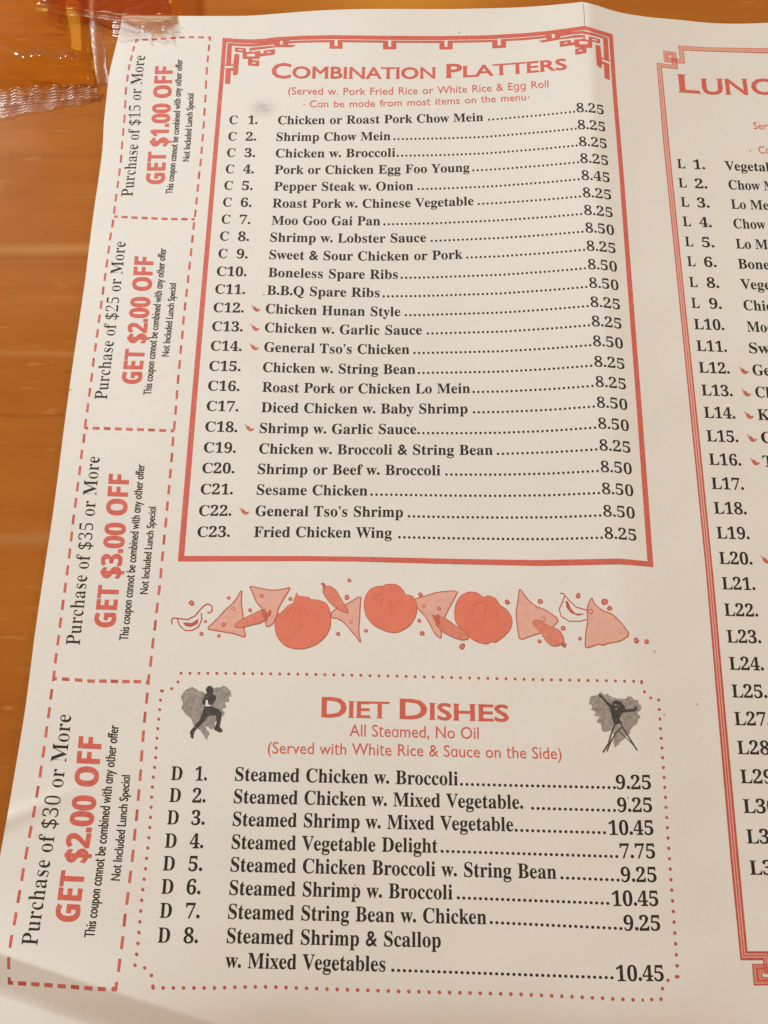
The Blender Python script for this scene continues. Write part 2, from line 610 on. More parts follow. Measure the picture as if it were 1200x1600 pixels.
class Path:
    def __init__(self, pts):
        P = np.array(pts, float)
        if len(P) > 2:                      # smooth
            out = []
            for i in range(len(P) - 1):
                p0 = P[i - 1] if i else 2 * P[0] - P[1]
                p3 = P[i + 2] if i + 2 < len(P) else 2 * P[-1] - P[-2]
                for t in np.linspace(0, 1, 8, endpoint=False):
                    p1, p2 = P[i], P[i + 1]
                    out.append(0.5 * (2 * p1 + (p2 - p0) * t + (2 * p0 - 5 * p1 + 4 * p2 - p3) * t * t + (3 * p1 - p0 - 3 * p2 + p3) * t ** 3))
            out.append(P[-1])
            P = np.array(out)
        self.P = P
        s = np.hypot(*(P[1:] - P[:-1]).T)
        self.s = np.concatenate([[0], np.cumsum(s)])
        self.L = self.s[-1]
    def at(self, d):
        x = np.interp(d, self.s, self.P[:, 0])
        y = np.interp(d, self.s, self.P[:, 1])
        if d > self.L or d < 0:             # run on past the ends
            a, b = (self.P[-2], self.P[-1]) if d > self.L else (self.P[0], self.P[1])
            t = (b - a) / np.hypot(*(b - a))
            e = d - self.L if d > self.L else d
            x, y = x + t[0] * e, y + t[1] * e
        return np.array([x, y])

def write(ink, text, face, pts, cap, mat, grow=1.0, up=None, small=None, layer=0, spread=1.0):
    """set text so that its ink runs from the first to the last point of pts;
    grow = size at the end / size at the start; small = small-capital ratio; spread = word space factor"""
    path = Path(pts)
    ch = cap_height(face)
    x = 0.0
    items = []
    for c in text:
        k = 1.0
        if small and c.islower():
            k = small
            c = c.upper()
        v, f, adv = glyph(c, face)
        if v:
            items.append((x, k, v, f))
        x += adv * k * (spread if c == ' ' else 1.0)
    x0 = items[0][0] + min(p[0] for p in items[0][2]) * items[0][1]
    x1 = items[-1][0] + max(p[0] for p in items[-1][2]) * items[-1][1]
    Wd = x1 - x0
    for (ox, k, v, f) in items:
        out = []
        for gx, gy in v:
            t = (ox + gx * k - x0) / Wd
            tt = t * (1 + (grow - 1) * t / 2) / (1 + (grow - 1) / 2)
            sc = cap / ch * (1 + (grow - 1) * t)
            p = path.at(tt * path.L)
            u = up_at(*p) if up is None else up
            q = p + np.array(u) * gy * k * sc
            out.append((q[0], q[1]))
        ink.add(out, f, mat, layer)

# ------------------------------------------------------------------ the sheet
LEFT = [(-60, 192), (22, 190.5), (37, 189), (60, 184), (90, 176.5), (110, 171.7), (130, 168.8), (150, 166.7), (187, 162.7), (233, 160),
        (280, 154), (320, 148), (380, 140), (430, 134), (500, 124), (560, 115), (654, 102), (800, 83), (886, 70), (980, 56),
        (1110, 39), (1190, 26), (1260, 14), (1338, 0), (1480, -27), (1620, -52), (1760, -78)]
TOP = [(150, 24.5), (190, 24.4), (273, 24.7), (340, 25), (388, 24.5), (440, 20.8), (492, 16.8), (548, 14.5), (620, 14), (700, 14.2),
       (760, 13), (810, 11.5), (860, 8), (895, 4.6), (911, 3.2), (922, 5.5), (935.6, 9.5), (961, 17.5), (1009, 26), (1061, 31), (1113, 36),
       (1156, 37), (1200, 35.5), (1300, 30), (1420, 22)]
def smooth_interp(tab, x):
    xs = np.array([a for a, b in tab], float)
    ys = np.array([b for a, b in tab], float)
    k = np.gradient(ys, xs)
    i = np.clip(np.searchsorted(xs, x) - 1, 0, len(xs) - 2)
    h = xs[i + 1] - xs[i]
    t = (x - xs[i]) / h
    return ((2 * t**3 - 3 * t**2 + 1) * ys[i] + (t**3 - 2 * t**2 + t) * h * k[i] +
            (-2 * t**3 + 3 * t**2) * ys[i + 1] + (t**3 - t**2) * h * k[i + 1])

def build_sheet():
    nx, ny = 400, 520
    s = np.linspace(0, 1, nx)[None, :].repeat(ny, 0)
    t = np.linspace(0, 1, ny)[:, None].repeat(nx, 1)
    y = 24 + (1740 - 24) * t
    for _ in range(4):
        xl = smooth_interp(LEFT, np.clip(y, -59, 1759))
        x = xl + (1400 - xl) * s
        yt = smooth_interp(TOP, np.clip(x, 151, 1419))
        y = yt + (1740 - yt) * t
    P = surf(x.ravel(), y.ravel())
    Q = P.copy()
    Q[:, 2] -= 0.0001
    n = nx * ny
    idx = np.arange(n).reshape(ny, nx)
    a, b, c, d = idx[:-1, :-1].ravel(), idx[1:, :-1].ravel(), idx[1:, 1:].ravel(), idx[:-1, 1:].ravel()
    top = np.stack([a, b, c, d], 1)
    bot = np.stack([d, c, b, a], 1) + n
    rim = np.concatenate([idx[0, :], idx[1:, -1], idx[-1, ::-1][1:], idx[::-1, 0][1:]])
    r2 = np.roll(rim, -1)
    m_ = len(rim)
    a_ = 2 * n + np.arange(m_)
    b_ = a_ + m_
    side = np.stack([a_[:-1], a_[1:], b_[1:], b_[:-1]], 1)
    F_ = np.concatenate([top, bot, side])
    V = np.concatenate([P, Q, P[rim], Q[rim]])
    me = bpy.data.meshes.new('paper_sheet')
    me.vertices.add(len(V))
    me.vertices.foreach_set('co', V.ravel())
    me.loops.add(F_.size)
    me.loops.foreach_set('vertex_index', F_.ravel().astype(np.int32))
    me.polygons.add(len(F_))
    me.polygons.foreach_set('loop_start', np.arange(0, F_.size, 4, dtype=np.int32))
    me.update(calc_edges=True)
    me.validate()
    me.polygons.foreach_set('use_smooth', np.ones(len(me.polygons), bool))
    me.materials.append(M_PAPER)
    link_mesh('paper_sheet', me, menu)
build_sheet()

# ------------------------------------------------------------------ table
def build_table():
    bm = bmesh.new()
    bmesh.ops.create_cube(bm, size=1)
    for v in bm.verts:
        v.co.x *= 0.90
        v.co.y *= 0.70
        v.co.z = v.co.z * 0.03 - 0.015
    bmesh.ops.bevel(bm, geom=list(bm.edges), offset=0.004, segments=3, affect='EDGES')
    me = bpy.data.meshes.new('table')
    bm.to_mesh(me)
    bm.free()
    me.materials.append(wood_material())
    o = link_mesh('table', me)
    o['label'] = 'orange brown varnished wooden table top under the paper menu'
    o['category'] = 'table'
build_table()

# ------------------------------------------------------------------ combination platters panel
CT = [(348, 59.2), (372.5, 61.0), (394, 61.7), (416, 60.3), (432, 58.1), (470, 56), (520, 55), (600, 56), (680, 56.5), (760, 55.3),
      (820, 51.8), (850, 49), (880, 45.3), (905, 41.6), (913.7, 40.5), (922, 42.8), (940, 48.5), (957, 53.4)]
def ctop(x): return float(np.interp(x, [a for a, b in CT], [b for a, b in CT]))
CL = [(59.2, 348), (110, 344.2), (160, 339.8), (380, 320.7), (620, 299.6), (877, 277.8)]
def cleft(y): return float(np.interp(y, [a for a, b in CL], [b for a, b in CL]))
CR = [(53.4, 957), (140, 963), (270, 974), (400, 983.9), (640, 1002.6), (885.6, 1020.7)]
def cright(y): return float(np.interp(y, [a for a, b in CR], [b for a, b in CR]))

def panel_border():
    k = Ink()
    xs = np.concatenate([np.linspace(348, 913.7, 130), np.linspace(915, 957, 12)])
    a = [(x, ctop(x)) for x in xs]
    b = []
    for x in xs:
        xx = x
        if x < 354: xx = max(x, 353.9)
        if x > 950: xx = min(x, 950.4)
        b.append((xx, ctop(x) + 5.9))
    b[0] = (354.2, ctop(354) + 5.9)
    k.band(a, b, M_RED)
    # left upright, foot and right upright
    ys = np.linspace(59.2, 877, 90)
    k.band([(cleft(y), y) for y in ys], [(cleft(y) + 5.9 + 3.2 * (y - 59) / 818, max(65.0, min(y, 868.3))) for y in ys], M_RED, 1)
    ys = np.linspace(53.4, 885.6, 90)
    k.band([(cright(y), y) for y in ys], [(cright(y) - 5.9 - 2.6 * (y - 53) / 832, max(59.0, min(y, 877))) for y in ys], M_RED, 1)
    bt = [(287, 868.6), (480, 868.8), (560, 869.8), (680, 872.5), (780, 874.4), (845, 875), (905, 874), (966, 872.6), (985, 874.2), (1012, 877)]
    bo = [(278, 877), (480, 876.4), (560, 877.2), (680, 880.6), (780, 882.8), (845, 884), (905, 882.9), (966, 881.5), (985, 882.6), (1020.7, 885.8)]
    tt = np.linspace(0, 1, 110)
    f = lambda tab, t: (float(np.interp(t, np.linspace(0, 1, len(tab)), [p[0] for p in tab])), float(np.interp(t, np.linspace(0, 1, len(tab)), [p[1] for p in tab])))
    k.band([f(bt, t) for t in tt], [f(bo, t) for t in tt], M_RED, 2)
    # thin rule inside the top band with five hanging teeth
    teeth = [(515, 535), (598.5, 619), (686.5, 707), (769, 790.5)]
    cuts = [443]
    for t0, t1 in teeth:
        cuts += [t0, t1]
    cuts.append(861)
    for i in range(0, len(cuts), 2):
        x0, x1 = cuts[i], cuts[i + 1]
        n = max(3, int((x1 - x0) / 6))
        xx = np.linspace(x0, x1, n)
        k.band([(x, ctop(x) + 7.3) for x in xx], [(x, ctop(x) + 10.6) for x in xx], M_RED)
    for t0, t1 in teeth:
        T = lambda x, dy: (x, ctop(x) + dy)
        c0, c1 = (t0 + t1) / 2 - 2.6, (t0 + t1) / 2 + 2.6
        k.poly([T(t0, 7.3), T(c0, 7.3), T(c0, 17.0), T(c1, 17.0), T(c1, 7.3), T(t1, 7.3), T(t1, 20.8), T(t0, 20.8)], M_RED)
    # corner frets, traced once and mirrored into the other corner
    polys = [
        ([(150, 155), (300, 168), (500, 172), (700, 152), (820, 137), (896, 128), (896, 182), (935, 182), (940, 130), (1035, 126), (1035, 160), (1012, 165),
          (1012, 184), (1125, 187), (1072, 216), (830, 216), (640, 245), (500, 262), (500, 288), (610, 272), (622, 272), (622, 308),
          (662, 308), (662, 272), (825, 246), (822, 322), (600, 352), (600, 384), (500, 388), (500, 408), (600, 412), (594, 492), (436, 478), (440, 388),
          (358, 384), (360, 322), (310, 320), (303, 420), (290, 602), (262, 620), (222, 620), (222, 560), (190, 558), (178, 746), (102, 742), (112, 520),
          (225, 520), (225, 490), (112, 486), (125, 330)],
         [[(235, 195), (402, 212), (402, 285), (455, 285), (455, 232), (600, 216), (818, 196), (818, 180), (700, 188), (600, 200), (460, 208), (232, 190), (205, 462), (226, 462)],
          ]),
    ]
    def tl(p):
        return 340 + p[0] / 9.23, 50 + p[1] / 9.23
    def tr(p):
        x, y = tl(p)
        v = y - ctop(x)
        u = x - cleft(y)
        x2 = 957 - u * 1.01
        y2 = ctop(min(957, x2)) + v * 1.02
        x2 = cright(max(54, y2)) - u * 1.01
        y2 = ctop(min(957, x2)) + v * 1.02
        return x2, y2
    R = [   # solid bars of the fret as quads: clean joints, drawn in crop units
        [(143, 157), (205, 162), (190, 470), (122, 470)],
        [(205, 160), (330, 170), (330, 203), (205, 192)], [(330, 168), (500, 172), (500, 208), (330, 203)],
        [(500, 172), (700, 152), (700, 187), (500, 208)], [(700, 152), (820, 137), (820, 178), (700, 187)],
        [(820, 137), (896, 128), (896, 182), (1012, 186), (1125, 187), (1072, 216), (830, 216), (820, 200)],
        [(940, 128), (1035, 124), (1035, 158), (1012, 165), (1012, 184), (940, 182)],
        [(458, 232), (600, 214), (820, 200), (830, 216), (640, 243), (500, 262), (458, 262)],
        [(108, 470), (225, 470), (225, 488), (108, 486)],
        [(118, 522), (225, 522), (225, 556), (190, 558), (178, 746), (106, 742)],
        [(225, 470), (245, 315), (312, 322), (290, 602), (262, 620), (222, 620)],
    ]
    rings = [([(250, 222), (405, 236), (405, 290), (360, 290), (250, 282)], [(288, 243), (362, 250), (362, 270), (288, 265)]),
             ([(360, 291), (458, 291), (458, 263), (500, 290), (612, 272), (622, 350), (600, 352), (600, 384), (360, 384)], [(420, 312), (540, 308), (538, 355), (415, 352)]),
             ([(622, 310), (664, 308), (664, 270), (826, 246), (820, 322), (622, 348)], [(708, 282), (765, 278), (762, 303), (708, 302)]),
             ([(440, 385), (500, 385), (500, 408), (600, 412), (594, 492), (436, 478)], [(494, 432), (552, 434), (550, 460), (494, 457)])]
    for mp in (tl, tr):
        for q in R:
            k.poly([mp(p) for p in q], M_RED, 2)
        for o, h in rings:
            k.poly([mp(p) for p in o], M_RED, 3, holes=[[mp(p) for p in h]])
    return k.build('panel_border', menu, None, cut=7.0)
panel_border()

ROWS = [  # code, name, price, name x0, name x1, dots x0, dots x1
    ('C 1.', 'Chicken or Roast Pork Chow Mein', '8.25', 434, 755, 764, 897),
    ('C 2.', 'Shrimp Chow Mein', '8.25', 431.5, 610, 616, 899.5),
    ('C 3.', 'Chicken w. Broccoli', '8.25', 430.5, 617.5, 621.5, 901),
    ('C 4.', 'Pork or Chicken Egg Foo Young', '8.25', 429, 733.5, 739.5, 903),
    ('C 5.', 'Pepper Steak w. Onion', '8.45', 428, 645.5, 654, 904),
    ('C 6.', 'Roast Pork w. Chinese Vegetable', '8.25', 425.5, 740, 748, 906),
    ('C 7.', 'Moo Goo Gai Pan', '8.25', 424, 594, 600.5, 908),
    ('C 8.', 'Shrimp w. Lobster Sauce', '8.50', 422, 665.5, 674.5, 910),
    ('C 9.', 'Sweet & Sour Chicken or Pork', '8.25', 420.5, 723, 730, 912.5),
    ('C10.', 'Boneless Spare Ribs', '8.50', 419, 621.5, 627.5, 914),
    ('C11.', 'B.B.Q Spare Ribs', '8.50', 417, 593, 599.5, 916),
    ('C12.', 'Chicken Hunan Style', '8.25', 415, 625.5, 634, 918),
    ('C13.', 'Chicken w. Garlic Sauce', '8.25', 413.5, 659, 668.5, 920),
    ('C14.', 'General Tso\u2019s Chicken', '8.50', 412.5, 639.5, 647.5, 922),
    ('C15.', 'Chicken w. String Bean', '8.25', 410.5, 649, 654.5, 923.5),
    ('C16.', 'Roast Pork or Chicken Lo Mein', '8.25', 409.5, 734.5, 740, 925.5),
    ('C17.', 'Diced Chicken w. Baby Shrimp', '8.50', 408, 730.5, 740.5, 927.5),
    ('C18.', 'Shrimp w. Garlic Sauce', '8.50', 405.5, 650.5, 654, 929.5),
    ('C19.', 'Chicken w. Broccoli & String Bean', '8.25', 404.5, 770, 778, 931.5),
    ('C20.', 'Shrimp or Beef w. Broccoli', '8.50', 402.5, 688, 697.5, 933.5),
    ('C21.', 'Sesame Chicken', '8.50', 401, 574, 580.5, 935.5),
    ('C22.', 'General Tso\u2019s Shrimp', '8.50', 399, 629.5, 639, 937.5),
    ('C23.', 'Fried Chicken Wing', '8.25', 396.5, 612, 624, 940)]
CODE_Y = [193.7, 219.5, 245, 270.5, 296.3, 322.5, 349.2, 375.7, 403, 430.8, 458.7, 487.5, 517, 547.5, 579, 610, 641.7, 674, 706.7, 739, 772, 805.7, 839]
CODE_X = [358, 356.3, 354.3, 352.3, 350, 348, 345.8, 343.3, 340.8, 338.3, 335.8, 333.2, 331, 328.9, 326.5, 324.5, 322.4, 320.2, 318, 315.6, 313, 310.4, 308]
BASE = {1: [(358, 194), (440, 194.5), (520, 194), (600, 192.8), (700, 191.3), (755, 189.3), (783, 187), (850, 181), (898, 176), (911, 174.6), (918, 175), (928, 176.8), (940, 179.5)],
        7: [(347, 349), (424, 350.8), (520, 351.6), (590, 351.8), (680, 350), (783, 345.2), (860, 339.8), (907, 335.6), (921, 334.8), (928, 335.4), (938, 337), (952, 339.6)],
        12: [(333, 487.5), (415, 489.2), (510, 492.3), (600, 494), (660, 493.5), (783, 489.8), (860, 484.5), (918, 479.6), (934, 479), (943, 480), (955, 482.0), (968, 484)],
        18: [(320, 674), (405, 676.3), (520, 677.8), (650, 678), (720, 678.2), (783, 677.6), (860, 674.5), (929, 669.6), (946, 669.4), (955, 670.4), (968, 672), (982, 673.8)],
        23: [(308, 839), (397, 839), (500, 839.4), (600, 840.3), (700, 842.4), (783, 843.6), (860, 843.9), (940, 841.6), (955, 841.4), (968, 842.4), (980, 843.6), (994, 845)]}
def row_baseline(r, x):
    ks = sorted(BASE)
    lo = max(k for k in ks if k <= r)
    hi = min(k for k in ks if k >= r)
    def off(k):
        # same fraction across the panel
        L0, R0 = CODE_X[k - 1], cright(CODE_Y[k - 1])
        u = (x - CODE_X[r - 1]) / (cright(CODE_Y[r - 1]) - CODE_X[r - 1])
        xx = L0 + u * (R0 - L0)
        return float(np.interp(xx, [a for a, b in BASE[k]], [b for a, b in BASE[k]])) - BASE[k][0][1]
    if lo == hi:
        return CODE_Y[r - 1] + off(lo)
    t = (r - lo) / (hi - lo)
    return CODE_Y[r - 1] + off(lo) * (1 - t) + off(hi) * t
def row_path(r, x0, x1, dy=0):
    n = max(3, int((x1 - x0) / 14))
    return [(x, row_baseline(r, x) + dy) for x in np.linspace(x0, x1, n)]
CHILI = [(1.2, 2.2), (3.6, 1.6), (6.6, 2.6), (8.4, 5.0), (10.6, 6.4), (14.2, 5.4), (12.9, 8.6), (9.6, 10.4), (5.8, 10.0), (3.0, 7.4), (1.4, 4.6)]
CHSTEM = [(-0.6, -0.6), (0.8, -0.9), (2.8, 1.9), (1.6, 2.6)]
def chili_mark(parent, x, y, s):
    k = Ink()
    s *= 0.92
    k.poly([(x + 0.8 + a * s, y + 0.5 + b * s) for a, b in CHILI], M_EDGE)
    k.poly([(x + a * s, y + b * s) for a, b in CHSTEM], M_DEEP, 1)
    k.build('chili_mark', parent)
chili_at = {12: (393, 477, 0.98), 13: (391.7, 507, 0.98), 14: (390, 537, 1.0), 18: (382.5, 663.4, 1.03), 22: (374.4, 793.4, 1.06)}
def combo_rows():
    for i, (code, name, price, n0, n1, d0, d1) in enumerate(ROWS):
        r = i + 1
        k = Ink()
        t = i / 22
        cap = 12.9 + 3.4 * t
        cx1 = float(np.interp(r, [1, 7, 12, 18, 23], [402, 391, 380.6, 370.5, 359]))
        cw = 12.6 + 3.2 * t
        if code[1] == ' ':
            write(k, 'C', 'book', row_path(r, CODE_X[i], CODE_X[i] + cw), cap, M_BLACK)
            dw = 16.5 + 2.8 * t
            write(k, code[2:], 'book', row_path(r, cx1 - dw + (2 if code[2] == '1' else 0), cx1), cap, M_BLACK)
        else:
            write(k, code, 'book', row_path(r, CODE_X[i], cx1), cap, M_BLACK)
        write(k, name, 'book', row_path(r, n0, n1), cap, M_BLACK, spread=1.1)
        pitch = 6.55 + 1.2 * t
        n = max(2, round((d1 - d0) / pitch))
        rad = 1.62 + 0.42 * t
        for j in range(n + 1):
            x = d0 + (d1 - d0) * j / n
            k.dot(x, row_baseline(r, x) - rad * 0.75, rad, M_BLACK, 0, 9)
        p0, p1 = 901 + 44 * t, 943.5 + 51 * t
        write(k, price, 'figures', row_path(r, p0, p1), cap * 1.06, M_BLACK)
        o = k.build('menu_line', menu)
        if r in chili_at:
            chili_mark(o, *chili_at[r])
combo_rows()

def headings():
    k = Ink()
    write(k, 'Combination', 'title', [(423.5, 121.8), (520, 122.4), (620, 122.9), (681, 122.3)], 23.2, M_RED, small=0.80, grow=0.93)
    write(k, 'Platters', 'title', [(696, 121.6), (740, 119.8), (780, 117.2), (830, 113.2), (886, 108.2)], 21.3, M_RED, small=0.82, grow=0.97)
    k.build('section_heading', menu)
    k = Ink()
    write(k, '(Served w. Pork Fried Rice or White Rice & Egg Roll', 'geometric', [(450, 147.6), (560, 148.2), (640, 147.2), (720, 145), (790, 141.2), (857, 136.4)], 11.2, M_RED, spread=1.25)
    write(k, 'Can be made from most items on the menu', 'geometric', [(483.5, 167.6), (560, 167.2), (640, 165.2), (720, 162), (780, 159), (821.5, 156.6)], 10.6, M_RED, spread=1.35)
    k.dot(475, 163.5, 1.1, M_RED)
    k.dot(826, 151.8, 1.2, M_RED)
    k.build('section_note', menu)
    k = Ink()
    write(k, 'Diet', 'title', [(502, 1120), (609, 1122)], 31, M_RED, small=0.82)
    write(k, 'Dishes', 'title', [(624.5, 1122.5), (710, 1125), (795.5, 1127.2)], 31, M_RED, small=0.83)
    k.build('section_heading', menu)
    k = Ink()
    write(k, 'All Steamed, No Oil', 'geometric', [(546, 1150), (748, 1154.5)], 18.3, M_RED, spread=1.1)
    write(k, '(Served with White Rice & Sauce on the Side)', 'geometric', [(418, 1177), (600, 1180.2), (740, 1183.2), (877.5, 1186)], 18.0, M_RED, spread=1.1)
    k.build('section_note', menu)
headings()

# ------------------------------------------------------------------ diet dishes
DIET = [  # code, code x0, baseline, x1; name, x0, y0, x1, y1; dots x0, y, x1, y; price x0, x1, y
    ('D 1.', 266.7, 1218.5, 323, 'Steamed Chicken w. Broccoli', 367, 1219.7, 715.5, 1227, (721, 1225.3, 960, 1230.6), '9.25', 962.8, 1017.5, 1233),
    ('D 2.', 264, 1252.8, 321, 'Steamed Chicken w. Mixed Vegetable.', 365, 1254.7, 817.5, 1263.8, (832, 1262.8, 960, 1266.2), '9.25', 965, 1019.3, 1268.7),
    ('D 3.', 260.5, 1287.7, 319.5, 'Steamed Shrimp w. Mixed Vegetable', 363.5, 1290.2, 802, 1298.7, (806.5, 1297.2, 944.5, 1301), '10.45', 951.5, 1021.2, 1304.4),
    ('D 4.', 257, 1324.2, 317.3, 'Steamed Vegetable Delight', 361.7, 1326, 683.7, 1332.3, (690.7, 1330, 963.5, 1338.2), '7.75', 969, 1024, 1341),
    ('D 5.', 254, 1359.8, 315.7, 'Steamed Chicken Broccoli w. String Bean', 360, 1361.5, 869.5, 1373, (878, 1371.5, 965.6, 1374.9), '9.25', 970.5, 1026.3, 1378),
    ('D 6.', 251.5, 1396.2, 313, 'Steamed Shrimp w. Broccoli', 358.2, 1398, 707, 1405.2, (716, 1402.7, 949.5, 1411.4), '10.45', 956.8, 1029, 1415.4),
    ('D 7.', 249, 1433.7, 311.7, 'Steamed String Bean w. Chicken', 356.2, 1435.3, 760, 1443.9, (767.5, 1441.2, 970, 1450.7), '9.25', 975, 1032, 1454),
    ('D 8.', 246, 1472.5, 309, 'Steamed Shrimp & Scallop', 354, 1473.3, 688.7, 1480.2, None, '', 0, 0, 0),
    ('', 0, 0, 0, 'w. Mixed Vegetables', 351.7, 1511.7, 602, 1517.8, (613.7, 1515.8, 956, 1527.6), '10.45', 963.3, 1037.5, 1532.8)]
def diet_rows():
    for i, (code, cx, cy, cx1, name, x0, y0, x1, y1, dots, price, p0, p1, py) in enumerate(DIET):
        k = Ink()
        t = i / 8
        cap = 21.3 + 2.6 * t
        if code:
            write(k, 'D', 'book', [(cx, cy), (cx + 17.6 + 1.6 * t, cy + 0.4)], cap, M_BLACK)
            dw = 20.5 + 2.5 * t - (2 if code[2] == '1' else 0)
            write(k, code[2:], 'book', [(cx1 - dw, cy + 1.0), (cx1, cy + 1.2)], cap, M_BLACK)
        write(k, name, 'book', [(x0, y0), (x1, y1)], cap, M_BLACK, spread=1.15)
        if dots:
            a, ya, b, yb = dots
            n = round((b - a) / (8.45 + 0.5 * t))
            for j in range(n + 1):
                q = j / n
                k.dot(a + (b - a) * q, ya + (yb - ya) * q, 2.35 + 0.2 * t, M_BLACK, 0, 10)
            write(k, price, 'book', [(p0, py), (p1, py)], cap, M_BLACK)
        k.build('menu_line', menu)
diet_rows()

def diet_border():
    k = Ink()
    def run(pts, pitch0, pitch1, skip_ends=False):
        P = Path(pts)
        n = round(P.L / ((pitch0 + pitch1) / 2))
        for j in range(n + 1):
            t = j / n
            tt = t * (1 + (pitch1 / pitch0 - 1) * t / 2) / (1 + (pitch1 / pitch0 - 1) / 2)
            x, y = P.at(tt * P.L)
            k.dot(x, y, 2.25 + 0.5 * (y - 1050) / 500, M_DEEP, 0, 10, ry=2.35 + 0.7 * (y - 1050) / 500, wob=0.06)
    run([(282.7, 1051.7), (450, 1053), (633, 1056.7), (820, 1061.2), (990, 1064.3)], 14.0, 14.3)
    run([(1029, 1093.7), (1033, 1153.7), (1038.5, 1229.7), (1045.7, 1340.5), (1050.6, 1406), (1057.8, 1508.8)], 14.7, 17.2)
    run([(989, 1562), (814, 1553.6), (674, 1550), (535, 1546), (413, 1541.8), (330, 1543.4), (254.8, 1543.2)], 15.9, 16.0)
    run([(211, 1508), (215.7, 1472.7), (221.4, 1405.4), (227.4, 1355.6), (234, 1291.4), (238, 1229), (243, 1183.5), (244.5, 1160), (250.7, 1094)], 17.2, 14.6)
    for x, y, a, b in ((1002.3, 1065.7, 2.4, 3.4), (1006.7, 1080.7, 2.2, 2.3), (1016.7, 1090.3, 2.3, 2.3), (1057.8, 1526, 3.8, 2.8), (1043.6, 1531.4, 2.6, 2.9),
                       (1035, 1544.5, 2.7, 2.9), (1032.6, 1561, 2.7, 3.0), (1018, 1561.5, 2.6, 3.0), (1004, 1562.5, 1.7, 3.0), (239, 1542, 2.8, 4.4), (236.5, 1523.8, 2.6, 3.0),
                       (226, 1512, 2.6, 2.9), (253, 1079.3, 3.3, 2.4), (268, 1075.7, 2.3, 2.3), (278, 1065.3, 2.3, 2.3)):
        k.dot(x, y, a, M_DEEP, 0, 10, ry=b)
    k.build('dotted_border', menu)
diet_border()

